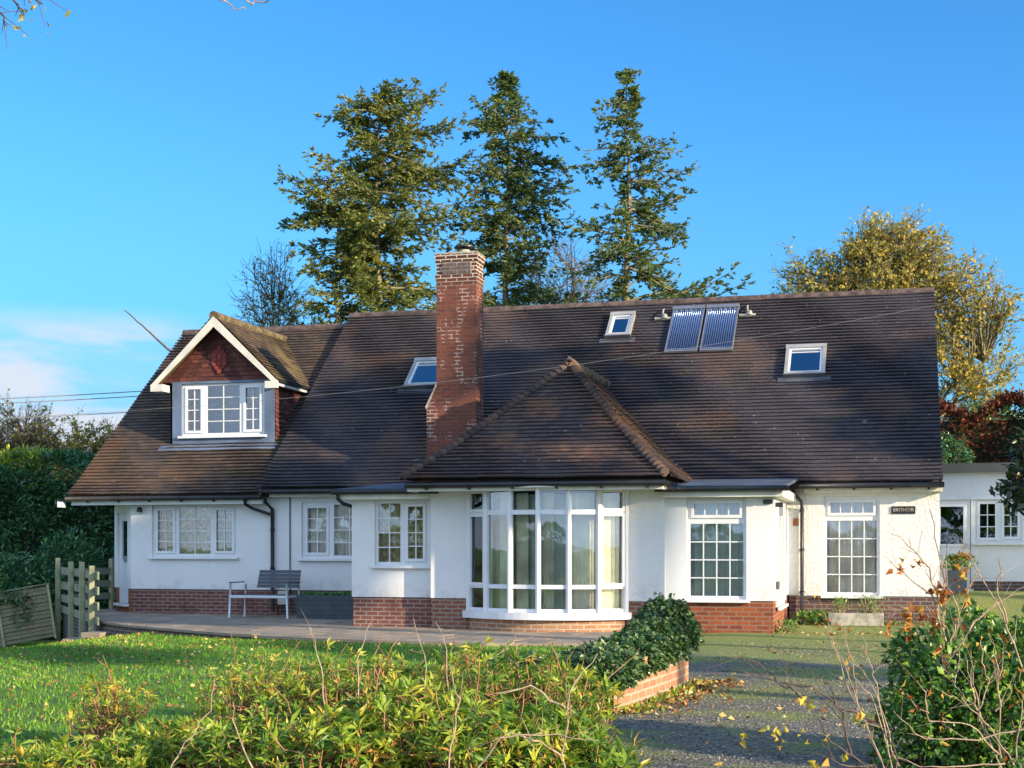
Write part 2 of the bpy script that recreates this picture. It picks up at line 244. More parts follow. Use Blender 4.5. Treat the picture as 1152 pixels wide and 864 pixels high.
# ------------------------------------------------------------------ mesh helpers
def link(o, parent=None):
    C.objects.link(o)
    if parent is not None: o.parent = parent
    return o
def tag(o, label=None, cat=None, group=None, kind=None):
    if label: o['label'] = label
    if cat: o['category'] = cat
    if group: o['group'] = group
    if kind: o['kind'] = kind
    return o
def empty(name, loc, label, cat, group=None):
    o = bpy.data.objects.new(name, None); o.location = loc; o.empty_display_size = .3; C.objects.link(o); return tag(o, label, cat, group)
class MB:
    def __init__(s): s.v = []; s.f = []; s.t = []
    def face(s, pts, tint=None):
        k = len(s.v); s.v += [tuple(p) for p in pts]; s.f.append(tuple(range(k, k+len(pts)))); s.t.append(random.random() if tint is None else tint)
    def box(s, x0, x1, y0, y1, z0, z1, mx=None, tint=None):
        tint = random.random() if tint is None else tint
        p = [Vector((x, y, z)) for x in (x0, x1) for y in (y0, y1) for z in (z0, z1)]
        if mx is not None: p = [mx @ q for q in p]
        k = len(s.v); s.v += [tuple(q) for q in p]
        for f in ((0, 1, 3, 2), (4, 6, 7, 5), (0, 4, 5, 1), (2, 3, 7, 6), (0, 2, 6, 4), (1, 5, 7, 3)): s.f.append(tuple(k+i for i in f)); s.t.append(tint)
        return s
    def grid(s, x0, x1, z0, z1, holes, y0, y1, mx=None):
        xs = sorted({x0, x1, *[h[0] for h in holes], *[h[1] for h in holes]}); zs = sorted({z0, z1, *[h[2] for h in holes], *[h[3] for h in holes]})
        xs = [x for x in xs if x0 <= x <= x1]; zs = [z for z in zs if z0 <= z <= z1]
        for a, b in zip(xs, xs[1:]):
            run = None
            for c, d in zip(zs, zs[1:]):
                cx, cz = (a+b)/2, (c+d)/2
                if any(h[0] < cx < h[1] and h[2] < cz < h[3] for h in holes):
                    if run: s.box(a, b, y0, y1, run[0], run[1], mx); run = None
                else: run = (run[0] if run else c, d)
            if run: s.box(a, b, y0, y1, run[0], run[1], mx)
        return s
    def prism(s, pts, d):      # pts: planar polygon, extruded by vector d
        a = [Vector(p) for p in pts]; b = [p+Vector(d) for p in a]; s.face(a); s.face(b[::-1]); n = len(a)
        for i in range(n): s.face([a[i], b[i], b[(i+1) % n], a[(i+1) % n]])
        return s
    def tube(s, pts, r, n=8, caps=True, r1=None):
        pts = [Vector(p) for p in pts]; rings = []; m = len(pts)
        for i, p in enumerate(pts):
            d = (pts[min(i+1, m-1)]-pts[max(i-1, 0)]).normalized(); up = Vector((0, 0, 1)) if abs(d.z) < .9 else Vector((1, 0, 0))
            a = d.cross(up).normalized(); b = d.cross(a); rr = r if r1 is None else r+(r1-r)*i/(m-1)
            k = len(s.v); s.v += [tuple(p+rr*(math.cos(2*math.pi*j/n)*a+math.sin(2*math.pi*j/n)*b)) for j in range(n)]; rings.append(k)
        tt = random.random()
        for k, l in zip(rings, rings[1:]):
            for j in range(n): s.f.append((k+j, k+(j+1) % n, l+(j+1) % n, l+j)); s.t.append(tt)
        if caps: s.f.append(tuple(rings[0]+j for j in range(n))); s.f.append(tuple(rings[-1]+j for j in reversed(range(n)))); s.t += [tt, tt]
        return s
    def lathe(s, prof, loc, n=20):
        k0 = len(s.v); x, y, z = loc
        for r, h in prof: s.v += [(x+r*math.cos(2*math.pi*j/n), y+r*math.sin(2*math.pi*j/n), z+h) for j in range(n)]
        for i in range(len(prof)-1):
            for j in range(n): s.f.append((k0+i*n+j, k0+i*n+(j+1) % n, k0+(i+1)*n+(j+1) % n, k0+(i+1)*n+j)); s.t.append(.5)
        s.f.append(tuple(k0+j for j in reversed(range(n)))); s.f.append(tuple(k0+(len(prof)-1)*n+j for j in range(n))); s.t += [.5, .5]
        return s
    def build(s, name, m, parent=None, smooth=False, bevel=0, uvf=None):
        me = bpy.data.meshes.new(name); me.from_pydata(s.v, [], s.f); me.update()
        a = me.attributes.new('tint', 'FLOAT', 'FACE'); a.data.foreach_set('value', np.array(s.t, dtype=np.float32))
        uv = me.uv_layers.new(name='uv'); buf = []
        for p in me.polygons:
            n = p.normal; ax = max(range(3), key=lambda i: abs(n[i]))
            for vi in p.vertices:
                c = me.vertices[vi].co
                if ax == 2: buf += [c.x, c.y]
                elif ax == 0: buf += [c.y, c.z]
                else: buf += [c.x, c.z]
        uv.data.foreach_set('uv', buf); me.materials.append(m)
        if smooth: me.polygons.foreach_set('use_smooth', [True]*len(me.polygons))
        o = bpy.data.objects.new(name, me); link(o, parent)
        if parent is not None: o.matrix_parent_inverse = Matrix.Translation(-wloc(parent))
        if bevel:
            b = o.modifiers.new('bevel', 'BEVEL'); b.width = bevel; b.segments = 2; b.limit_method = 'ANGLE'
        return o
def wloc(o):      # every object here is only translated, never turned, so its world place is the sum up the chain
    v = Vector(o.location)
    while o.parent is not None: v = v + o.matrix_parent_inverse.translation; o = o.parent; v = v + Vector(o.location)
    return v
def mesh_np(name, V, F, tint, m, parent=None, smooth=False):
    V = np.asarray(V, dtype=np.float32).reshape(-1, 3); F = np.asarray(F, dtype=np.int32); k = F.shape[1]
    me = bpy.data.meshes.new(name); me.vertices.add(len(V)); me.vertices.foreach_set('co', V.ravel())
    me.loops.add(F.size); me.loops.foreach_set('vertex_index', F.ravel()); me.polygons.add(len(F))
    me.polygons.foreach_set('loop_start', np.arange(0, F.size, k, dtype=np.int32)); me.update(calc_edges=True)
    a = me.attributes.new('tint', 'FLOAT', 'FACE'); a.data.foreach_set('value', np.broadcast_to(np.asarray(tint, dtype=np.float32), (len(F),)).copy())
    me.materials.append(m)
    if smooth: me.polygons.foreach_set('use_smooth', np.ones(len(F), dtype=bool))
    o = bpy.data.objects.new(name, me); link(o, parent)
    if parent is not None: o.matrix_parent_inverse = Matrix.Translation(-wloc(parent))
    return o
def nrm(a): return a/np.maximum(np.linalg.norm(a, axis=-1, keepdims=True), 1e-9)
def leaves(name, P, D, size, ratio, tint, m, parent=None, fold=.25, droop=.15, up=None):
    """P base points, D directions; each leaf a folded pointed blade of four triangles"""
    P = np.asarray(P, float); D = nrm(np.asarray(D, float)); n = len(P); size = np.broadcast_to(np.asarray(size, float), (n,))[:, None]
    U = rng.normal(size=(n, 3)) if up is None else np.asarray(up, float)+rng.normal(scale=.65, size=(n, 3))
    S = nrm(np.cross(D, U)); Nn = nrm(np.cross(S, D)); hw = size*ratio*.5
    a = P; tip = P+D*size-Nn*size*droop; mid = P+D*size*.5
    l = P+D*size*.45-S*hw+Nn*hw*fold*2; r = P+D*size*.45+S*hw+Nn*hw*fold*2
    V = np.stack([a, l, tip, r, mid], 1).reshape(-1, 3); b = (np.arange(n)*5)[:, None]
    F = np.stack([b+np.array([[0, 4, 1]]), b+np.array([[1, 4, 2]]), b+np.array([[0, 3, 4]]), b+np.array([[3, 2, 4]])], 1).reshape(-1, 3)
    return mesh_np(name, V, F, np.repeat(np.broadcast_to(tint, (n,)), 4), m, parent)
def cards(name, P, D, size, ratio, tint, m, parent=None):
    """small bent leaf of two triangles, for things far away"""
    P = np.asarray(P, float); D = nrm(np.asarray(D, float)); n = len(P); size = np.broadcast_to(np.asarray(size, float), (n,))[:, None]
    S = nrm(np.cross(D, rng.normal(size=(n, 3)))); Nn = np.cross(S, D); hw = size*ratio*.5
    V = np.stack([P, P+D*size*.5-S*hw, P+D*size-Nn*size*.12, P+D*size*.5+S*hw+Nn*hw*.5], 1).reshape(-1, 3); b = (np.arange(n)*4)[:, None]
    F = np.stack([b+np.array([[0, 2, 1]]), b+np.array([[0, 3, 2]])], 1).reshape(-1, 3)
    return mesh_np(name, V, F, np.repeat(np.broadcast_to(tint, (n,)), 2), m, parent)
def sticks(name, segs, m, parent=None, n=5):
    """segs rows: x0 y0 z0 x1 y1 z1 r0 r1"""
    S = np.asarray(segs, float); a = S[:, :3]; b = S[:, 3:6]; d = nrm(b-a); up = np.where(np.abs(d[:, 2:3]) < .9, [[0, 0, 1.]], [[1., 0, 0]])
    x = nrm(np.cross(d, up)); y = np.cross(d, x); th = np.arange(n)*2*np.pi/n
    ring = (np.cos(th)[None, :, None]*x[:, None]+np.sin(th)[None, :, None]*y[:, None])
    V = np.concatenate([a[:, None]+ring*S[:, 6][:, None, None], b[:, None]+ring*S[:, 7][:, None, None]], 1).reshape(-1, 3)
    k = (np.arange(len(S))*2*n)[:, None]; j = np.arange(n); q = np.stack([j, (j+1) % n, n+(j+1) % n, n+j], 1)
    F = (k[:, :, None]+q[None]).reshape(-1, 4)
    return mesh_np(name, V, F, .5, m, parent, smooth=True)
def clip(poly, conv):
    """clip 2-D polygon by convex counter-clockwise polygon"""
    outp = poly
    for i in range(len(conv)):
        ax, ay = conv[i]; bx, by = conv[(i+1) % len(conv)]; ins = lambda p: (bx-ax)*(p[1]-ay)-(by-ay)*(p[0]-ax) >= -1e-9
        src = outp; outp = []
        for j in range(len(src)):
            p, q = src[j], src[(j+1) % len(src)]; ip, iq = ins(p), ins(q)
            if ip: outp.append(p)
            if ip != iq:
                d1 = (bx-ax)*(p[1]-ay)-(by-ay)*(p[0]-ax); d2 = (bx-ax)*(q[1]-ay)-(by-ay)*(q[0]-ax); s = d1/(d1-d2)
                outp.append((p[0]+s*(q[0]-p[0]), p[1]+s*(q[1]-p[1])))
        if len(outp) < 3: return []
    return outp
def tiles(mb, O, u, v, conv, gauge=.122, tw=.17, lift=.030, kick=None, tmul=1, tadd=0):
    """courses of plain tiles over the convex (u,v) polygon: each tile a tilted plate with its own lower edge"""
    O = Vector(O); u = Vector(u).normalized(); v = Vector(v).normalized(); n = u.cross(v).normalized()
    us = [p[0] for p in conv]; vs = [p[1] for p in conv]; i0 = math.floor(min(vs)/gauge); i1 = math.ceil(max(vs)/gauge)
    for i in range(i0, i1):
        off = (i % 2)*tw/2+random.uniform(-.01, .01); j0 = math.floor((min(us)-off)/tw)-1; j1 = math.ceil((max(us)-off)/tw)+1
        rowj = random.uniform(-.003, .003); rowt = random.uniform(-.16, .16)
        for j in range(j0, j1):
            a = off+j*tw; jl = random.uniform(-.003, .004); dv = random.uniform(-.004, .004)
            sq = [(a+.0015, i*gauge+rowj+dv), (a+tw-.0015, i*gauge+rowj+dv), (a+tw-.0015, (i+1)*gauge+.02), (a+.0015, (i+1)*gauge+.02)]
            pl = clip(sq, conv)
            if len(pl) < 3: continue
            tint = min(1, max(0, (random.random()**1.3)*tmul+tadd+rowt*(.7 if tmul < 1 else 1))); h0 = lift+jl+.010*math.sin(a*1.3+i*.11)+.006*math.sin(a*4.1+i*.37)
            def P(q):
                s = (q[1]-i*gauge)/gauge; k = kick(q[1]) if kick else 0
                return O+u*q[0]+v*q[1]+n*(h0*(1-s)+.004+k)
            top = [P(q) for q in pl]; mb.face(top, tint)
            vm = min(q[1] for q in pl); lo = sorted([q for q in pl if q[1] < vm+.012], key=lambda q: q[0])
            if len(lo) >= 2 and vm < (i+.4)*gauge:
                A, B = P(lo[0]), P(lo[-1]); mb.face([A, A-n*(lift*.9), B-n*(lift*.9), B], 0)
def G(x, y):
    """height of the ground"""
    ss = lambda a, b, t: (lambda s: s*s*(3-2*s))(np.clip((t-a)/(b-a), 0, 1))
    x = np.asarray(x, float); y = np.asarray(y, float)
    z = -.105-.05*ss(-9, -13, x)-.66*ss(-13.4, -17.0, x)-.12*ss(-7, -16, y)*ss(-4, -8, x)
    z = z+.04*ss(-4.4, -3.2, x)
    z = z+.52*ss(-.8, 3.2, y)*ss(-.6, .6, x)
    z = z+.8*ss(12, 40, y)
    return z
# ================================================================== THE HOUSE
house = empty('house', (-8.5, 0, 0), 'long white cottage with brown tiled roof, tall brick chimney, dormer and bow window', 'house')
YW = .25
def T(x, y, z, ang=0): return Matrix.Translation((x, y, z)) @ Matrix.Rotation(ang, 4, 'Z')
def window(parent, mx, W, H, lights, sill=True, curt=('curtain', 1.0), glassm='glass', name='window', frame_y=.05, deep=.07):
    """local: x along the wall, y into the wall, z up; outer face of wall is y=0"""
    f = MB(); f.grid(0, W, 0, H, [l[:4] for l in lights], frame_y, frame_y+deep, mx)
    for x0, x1, z0, z1, nx, nz, sash in lights:
        if sash:
            e = .035; f.grid(x0-e, x1+e, z0-e, z1+e, [(x0+.02, x1-.02, z0+.02, z1-.02)], frame_y-.022, frame_y+.012, mx)
    fo = f.build(name, M['white'], parent, bevel=.004)
    g = MB()
    for x0, x1, z0, z1, nx, nz, sash in lights: g.box(x0, x1, frame_y+.022, frame_y+.028, z0, z1, mx)
    g.build('pane', M[glassm], fo)
    bb = MB(); any_ = False
    for x0, x1, z0, z1, nx, nz, sash in lights:
        for i in range(1, nx): any_ = True; x = x0+(x1-x0)*i/nx; bb.box(x-.010, x+.010, frame_y+.008, frame_y+.019, z0, z1, mx)
        for i in range(1, nz): any_ = True; z = z0+(z1-z0)*i/nz; bb.box(x0, x1, frame_y+.006, frame_y+.017, z-.010, z+.010, mx)
    if any_: bb.build('glazing_bar', M['white'], fo)
    if sill:
        s = MB(); s.box(-.06, W+.06, -.07, frame_y-.005, -.055, -.003, mx); s.build('sill', M['white'], fo, bevel=.006)
    if curt:
        mt, cov = curt[0], curt[1]
        spans = [(0, W)] if cov >= 1 else [(0, W*cov/2), (W*(1-cov/2), W)]
        for a, b in spans:
            c = MB(); n = max(8, int((b-a)/.03)); pts = []
            ph = random.random()*6
            for i in range(n+1):
                x = a+(b-a)*i/n; pts.append((x, frame_y+.13+.028*math.sin(x*46+ph+1.5*math.sin(x*7))+.012*math.sin(x*19)))
            for (xa, ya), (xb, yb) in zip(pts, pts[1:]):
                c.face([mx @ Vector((xa, ya, -.02)), mx @ Vector((xb, yb, -.02)), mx @ Vector((xb, yb, H+.02)), mx @ Vector((xa, ya, H+.02))], .5)
            c.build('curtain', M[mt], fo, smooth=True)
    return fo
PL = .48      # top of the brick plinth
def wall(name, mtl, x0, x1, z0, z1, y, holes=(), ang=0, org=None, th=.25, parent=house):
    mx = T(*(org or (0, 0, 0)), ang) if org else Matrix()
    b = MB(); b.grid(x0, x1, z0, z1, list(holes), y, y+th, mx); return b.build(name, M[mtl], parent)
W1 = (-16.12, -14.15, 1.17, 2.27); W2 = (-12.68, -11.2, 1.14, 2.31); W5 = (-2.09, -1.07, .47, 2.33)
wall('wall', 'render', -16.62, -13.2, PL, 2.42, YW, [W1]); wall('wall', 'render', -13.2, -10.29, PL, 2.52, YW, [W2])
wall('wall', 'dash', -2.75, 0, PL-.02, 2.55, YW, [W5])
wall('plinth', 'brickl', -16.60, -13.22, -.9, PL-.002, YW+.02); wall('plinth', 'brickdark', -13.2, -10.3, -.3, PL-.002, YW+.02)
wall('plinth', 'brickdark', -2.73, -.02, -.3, PL-.022, YW+.02)
# bump fronts
YL, YC, YR = -3.03, -3.25, -3.15
W3 = (-9.85, -8.84, 1.05, 2.22); W4 = (-4.21, -3.21, .50, 2.22)
wall('wall', 'render', -10.29, -8.72, PL, 2.36, YL, [W3]); wall('plinth', 'brickl', -10.27, -8.72, -.3, PL-.002, YL+.02)
wall('wall', 'render', -8.72, -8.02, PL, 2.42, YC); wall('plinth', 'brickw', -8.70, -8.02, -.3, PL-.002, YC+.02)
wall('wall', 'dash', -5.23, -4.57, PL-.02, 2.42, YC); wall('plinth', 'brickw', -5.23, -4.585, -.3, PL-.022, YC+.02)
wall('wall', 'render', -4.57, -2.75, PL, 2.36, YR, [W4]); wall('plinth', 'brick', -4.57, -2.77, -.3, PL-.002, YR+.02)
# side walls (local x runs along +Y of the world after a quarter turn)
def sidewall(name, mtl, X, y0, y1, z0, z1, holes=(), th=.25, out=1):
    b = MB(); m4 = Matrix.Translation((X, 0, 0)) @ Matrix.Rotation(R(90), 4, 'Z')   # local x -> +Y, local y -> -X
    b.grid(y0, y1, z0, z1, list(holes), 0 if out > 0 else -th, th if out > 0 else 0, m4); return b.build(name, M[mtl], house)
SD = (-2.55, -.75, .35, 2.12)
sidewall('wall', 'render', -2.75, YR+.25, YW, PL, 2.42, [(SD[0], SD[1], PL, SD[3])]); sidewall('plinth', 'brick', -2.77, YR+.27, YW+.02, -.3, PL-.002, [(SD[0], SD[1], SD[2], PL)])
sidewall('wall', 'render', -10.29, YL+.25, YW, PL, 2.36, out=-1); sidewall('plinth', 'brick', -10.27, YL+.27, YW+.02, -.3, PL-.002, out=-1)
sidewall('wall', 'dash', 0, YW+.25, 10.1, 0, 2.5); sidewall('wall', 'render', -17.57, 1.3, 9.9, -.9, 2.4, out=-1)
wall('wall', 'render', -17.57, 0, 0, 2.5, 9.95)
g = MB(); g.prism([(-.25, YW, 2.5), (-.25, 10.2, 2.5), (-.25, 5.2, 6.85)], (.25, 0, 0)); g.build('gable', M['dash'], house); g = MB(); g.prism([(-17.57, YW, 2.4), (-17.57, 10.2, 2.4), (-17.57, 5.2, 6.6)], (.25, 0, 0)); g.build('gable', M['dash'], house)
inn = MB(); inn.box(-16.3, -.3, .55, 4.6, .0, .02); inn.box(-10.0, -3.0, -2.7, .55, .0, .02); inn.box(-16.3, -.3, .6, 4.6, 2.36, 2.4); inn.box(-10, -3, -2.8, .6, 2.28, 2.3); inn.box(-16.3, -.3, 4.6, 4.7, 0, 2.4); inn.build('room', M['room'], house)
# rear windows of the rooms bring nothing; the front windows:
def lay(w, ls): return T(w[0], 0, w[2]), w[1]-w[0], w[3]-w[2], ls
def fwin(w, y, ls, **k): return window(house, T(w[0], y, w[2]), w[1]-w[0], w[3]-w[2], ls, **k)
fwin(W1, YW, [(.10, .50, .10, 1.0, 2, 4, 1), (.62, 1.35, .06, 1.04, 2, 4, 0), (1.47, 1.87, .10, 1.0, 2, 4, 1)], curt=('net', 1.0))
r = MB()
for i in range(8): a = W1[0]+1.0+i*.03; r.face([(a, YW+.25+.02*(i % 2), 1.17), (a+.03, YW+.25+.02*((i+1) % 2), 1.17), (a+.03, YW+.25+.02*((i+1) % 2), 2.25), (a, YW+.25+.02*(i % 2), 2.25)], .5)
r.build('curtain', M['curtainr'], house)
fwin(W2, YW, [(.10, .56, .10, 1.06, 2, 4, 1), (.70, 1.38, .06, 1.11, 2, 4, 0)], curt=('curtaing', 1.0))
fwin(W3, YL, [(.05, .47, .06, 1.11, 2, 4, 0), (.60, .92, .10, 1.07, 2, 4, 1)], curt=('net', 1.0))
fwin(W4, YR, [(.10, .90, 1.40, 1.63, 4, 1, 1), (.055, .945, .055, 1.27, 4, 4, 0)], curt=('reflect_sheet', 1.0))  # sheet behind this window stands in for a reflection
fwin(W5, YW, [(.10, .92, 1.53, 1.76, 4, 1, 1), (.055, .965, .055, 1.40, 4, 4, 0)], curt=('curtaing', 1.0))
window(house, Matrix.Translation((-2.75, 0, 0)) @ Matrix.Rotation(R(90), 4, 'Z') @ Matrix.Translation((SD[0], 0, SD[2])), SD[1]-SD[0], SD[3]-SD[2], [(.08, .85, .1, 1.67, 1, 1, 1), (.95, 1.72, .1, 1.67, 1, 1, 1)], curt=('curtaing', .6), name='patio_door', frame_y=-.012)
# canted door wall at the far left
ang = math.atan2(.95, -.95)  # wall runs from the corner back to the left
mxc = Matrix.Translation((-17.57, YW+.95, 0)) @ Matrix.Rotation(R(-45), 4, 'Z'); LC = math.hypot(.95, .95)
b = MB(); b.grid(0, LC, PL, 2.42, [(.22, 1.06, PL, 2.12)], 0, .2, mxc); b.build('wall', M['render'], house)
b = MB(); b.grid(.02, LC, -.9, PL, [(.22, 1.06, .14, PL)], .02, .2, mxc); b.build('plinth', M['brick'], house)
d = window(house, mxc @ Matrix.Translation((.22, 0, .14)), .84, 1.98, [(.20, .66, .95, 1.80, 1, 1, 0)], curt=None, name='door', sill=True)
h = MB(); h.box(.66, .70, -.03, .045, .90, 1.04, mxc @ Matrix.Translation((.22, 0, .14))); h.build('handle', M['alu'], d)
# ---------------------------------------------------------------- bow window
cxb, sag, hc = -6.625, .60, 1.395
Rb = (hc*hc+sag*sag)/(2*sag); cyb = YC-.0-sag+Rb; ha = math.asin(hc/Rb)
def arcp(r, k, n=6): a = -ha+2*ha*k/n; return (cxb+r*math.sin(a), cyb-r*math.cos(a))
fr = MB(); pn = MB(); zb, zt = .27, 2.38; NB = 6
segs = []
for k in range(NB):
    (xa, ya), (xb, yb) = arcp(Rb, k), arcp(Rb, k+1); L0 = math.hypot(xb-xa, yb-ya); a = math.atan2(yb-ya, xb-xa)
    mx = Matrix.Translation((xa, ya, zb)) @ Matrix.Rotation(a, 4, 'Z'); H = zt-zb; segs.append((mx, L0))
    m_ = .048
    ls = [(m_, L0-m_, .06, .40), (m_, L0-m_, .47, 1.66), (m_, L0-m_, 1.74, H-.05)]
    fr.grid(.0, L0, 0, H, ls, 0, .07, mx)
    if k in (0, 5):
        for l in ls[1:]: fr.grid(l[0]-.03, l[1]+.03, l[2]-.03, l[3]+.03, [(l[0]+.025, l[1]-.025, l[2]+.025, l[3]-.025)], -.02, .02, mx)
    for l in ls: pn.box(l[0], l[1], .03, .036, l[2], l[3], mx)
for k in range(NB+1):
    x, y = arcp(Rb+.008, k); fr.tube([(x, y, zb), (x, y, zt)], .042, 8)
bow = fr.build('bow_window', M['white'], house); pn.build('pane', M['glass'], bow)
s = MB()
def arcslab(mb, r0, r1, z0, z1, n=24, hb=1.0):
    for i in range(n):
        a0, a1 = (-ha+2*ha*i/n)*hb, (-ha+2*ha*(i+1)/n)*hb; P = lambda r, a, z: (cxb+r*math.sin(a), cyb-r*math.cos(a), z)
        mb.face([P(r1, a0, z0), P(r1, a1, z0), P(r1, a1, z1), P(r1, a0, z1)], .5); mb.face([P(r0, a0, z1), P(r1, a0, z1), P(r1, a1, z1), P(r0, a1, z1)], .5)
        mb.face([P(r0, a0, z0), P(r0, a1, z0), P(r1, a1, z0), P(r1, a0, z0)], .5)
    for a in (-ha*hb, ha*hb): mb.face([P(r0, a, z0), P(r1, a, z0), P(r1, a, z1), P(r0, a, z1)], .5)
arcslab(s, Rb-.15, Rb+.10, .15, .268, hb=1.03); s.build('sill', M['white'], bow)
me = MB(); n = 24
for i in range(n):
    a0, a1 = -ha*.985+2*ha*.985*i/n, -ha*.985+2*ha*.985*(i+1)/n; r = Rb-.0; P = lambda a, z: (cxb+r*math.sin(a), cyb-r*math.cos(a), z); me.face([P(a0, -.3), P(a1, -.3), P(a1, .148), P(a0, .148)], .5)
bo = me.build('bow_plinth', M['brickbay'], house)
uvd = bo.data.uv_layers['uv'].data
for p in bo.data.polygons:
    for li, vi in zip(p.loop_indices, p.vertices):
        c = bo.data.vertices[vi].co; uvd[li].uv = (math.atan2(c.x-cxb, cyb-c.y)*r, c.z)
flb = MB(); arcslab(flb, 0.2, Rb-.05, .13, .147); flb.build('window_seat', M['white'], bow)
cb = MB()
for k0, k1, th_ in ((.1, .95, 0), (1.3, 1.95, 0), (2.05, 2.55, 0), (3.1, 3.5, 0), (4.05, 4.95, 0), (5.05, 5.95, 0)):
    pts = []; nn = 16
    for i in range(nn+1):
        k = k0+(k1-k0)*i/nn; a = -ha+2*ha*k/6; rr = Rb-.20+.03*math.sin(i*2.1); pts.append((cxb+rr*math.sin(a), cyb-rr*math.cos(a)))
    for i in range(nn):
        (xa, ya), (xb, yb) = pts[i], pts[i+1]
        zt_ = 2.3 if not th_ else 2.2
        cb.face([(xa, ya, .2), (xb, yb, .2), (xb, yb, zt_), (xa, ya, zt_)], .5)
cb.build('curtain', M['curtain'], bow, smooth=True)
nc = MB(); nn = 90
for i in range(nn):
    Q = lambda j: (cxb+(Rb-.34+.012*math.sin(j*1.7))*math.sin((-ha+2*ha*j/nn)), cyb-(Rb-.34+.012*math.sin(j*1.7))*math.cos((-ha+2*ha*j/nn)))
    (xa, ya), (xb, yb) = Q(i), Q(i+1); nc.face([(xa, ya, .2), (xb, yb, .2), (xb, yb, 2.28), (xa, ya, 2.28)], .5)
nc.build('reflection_sheet', M['reflect_sheet'], bow, smooth=True)  # added sheet behind the bow panes, standing in for their reflection
bt = MB(); arcslab(bt, .2, Rb+.12, 2.381, 2.44, hb=1.02); bt.build('soffit', M['cream'], bow)
# ---------------------------------------------------------------- roofs
RZ, RY = 6.98, 5.2
EM, EY = 2.56, -.07      # main eave height, eave line
lenm = math.hypot(RY-EY, RZ-EM); vm = Vector((0, RY-EY, RZ-EM)).normalized(); nm = Vector((1, 0, 0)).cross(vm)
def kick(v): return .05*(1-v/.5)**2 if v < .5 else 0
X0, X1 = -13.52, .05
t_ = MB(); tiles(t_, (0, EY, EM), (1, 0, 0), vm, [(X0, 0), (X1, 0), (X1, lenm), (X0, lenm)], kick=kick, tmul=.5, tadd=.22, lift=.036)
roof = t_.build('roof', M['roof'], house)
tb = MB(); tb.prism([(X0+.01, EY+.02, EM-.02), (X1-.01, EY+.02, EM-.02), (X1-.01, RY, RZ-.02), (X0+.01, RY, RZ-.02)], tuple(-nm*.09))
tb.prism([(X0+.01, RY, RZ-.02), (X1-.01, RY, RZ-.02), (X1-.01, 10.5, EM-.02), (X0+.01, 10.5, EM-.02)], (0, -.055, -.08)); tb.build('roof_deck', M['roof'], roof)
EWZ, RWZ = 2.45, 6.74
lenw = math.hypot(RY-EY, RWZ-EWZ); vw = Vector((0, RY-EY, RWZ-EWZ)).normalized(); nw = Vector((1, 0, 0)).cross(vw)
XW = -17.97
t_ = MB(); tiles(t_, (0, EY, EWZ), (1, 0, 0), vw, [(XW, 0), (X0+.04, 0), (X0+.04, lenw), (XW, lenw)], kick=kick, tmul=.6, tadd=.2, lift=.034)
wroof = t_.build('wing_roof', M['roofwing'], house)
tb = MB(); tb.prism([(XW+.01, EY+.02, EWZ-.02), (X0, EY+.02, EWZ-.02), (X0, RY, RWZ-.02), (XW+.01, RY, RWZ-.02)], tuple(-nw*.08))
tb.prism([(XW+.01, RY, RWZ-.02), (X0, RY, RWZ-.02), (X0, 10.5, EWZ-.02), (XW+.01, 10.5, EWZ-.02)], (0, -.055, -.08)); tb.build('roof_deck', M['roofwing'], wroof)
def caps(name, A, B, r, step, mtl, parent, r1=None, flip=False):
    A, B = Vector(A), Vector(B); d = (B-A); n = max(1, int(d.length/step)); d /= n; mb = MB(); dn = d.normalized()
    for i in range(n):
        p = A+d*i; q = p+d*1.01; j = Vector((0, random.uniform(-.004, .004), random.uniform(-.005, .005)))
        mb.tube([p+j, q+j], r, 12, r1=(r1 or r*.97))
    return mb.build(name, M[mtl], parent)
caps('ridge_tile', (X0, RY, RZ-.05), (X1, RY, RZ-.05), .115, .45, 'ridge', roof, r1=.112)
caps('ridge_tile', (XW, RY, RWZ-.05), (X0+.1, RY, RWZ-.05), .115, .45, 'ridge', wroof, r1=.112)
v_ = MB(); v_.prism([(X0+.005, EY+.03, EM-.16), (X0+.005, RY, RZ-.16), (X0+.005, RY, RZ+.0), (X0+.005, EY+.03, EM+.0)], (.06, 0, 0)); v_.build('verge', M['ridge'], roof); v_ = MB(); v_.prism([(X1-.03, EY+.03, EM-.10), (X1-.03, RY, RZ-.10), (X1-.03, RY, RZ+.01), (X1-.03, EY+.03, EM+.01)], (.02, 0, 0)); v_.build('verge', M['ridge'], roof)
# hip roof over the bow window
HX0, HX1, HY, HZ = -8.98, -4.46, -3.92, 2.47; AX, AY, AZ = -6.72, -.95, 4.80
fl = math.hypot(AY-HY, AZ-HZ); vf = Vector((0, AY-HY, AZ-HZ)).normalized()
def hk(v): return .10*(1-v/1.3)**2 if v < 1.3 else 0
t_ = MB()
tiles(t_, (0, HY, HZ), (1, 0, 0), vf, [(HX0, 0), (HX1, 0), (AX, fl)], kick=hk, tmul=.65, tadd=.2, lift=.034)
YB = 2.62; sl = math.hypot(HX1-AX, AZ-HZ)
vr = Vector((AX-HX1, 0, AZ-HZ)).normalized(); tiles(t_, (HX1, 0, HZ), (0, 1, 0), vr, [(HY, 0), (-.1, 0), (YB, sl), (AY, sl)], kick=hk)
sl2 = math.hypot(HX0-AX, AZ-HZ); vl = Vector((AX-HX0, 0, AZ-HZ)).normalized(); tiles(t_, (HX0, 0, HZ), (0, -1, 0), vl, [(.1, 0), (-HY, 0), (-AY, sl2), (-YB, sl2)], kick=hk)
hip = t_.build('hip_roof', M['roofhip'], house)
tb = MB(); zz = -.03
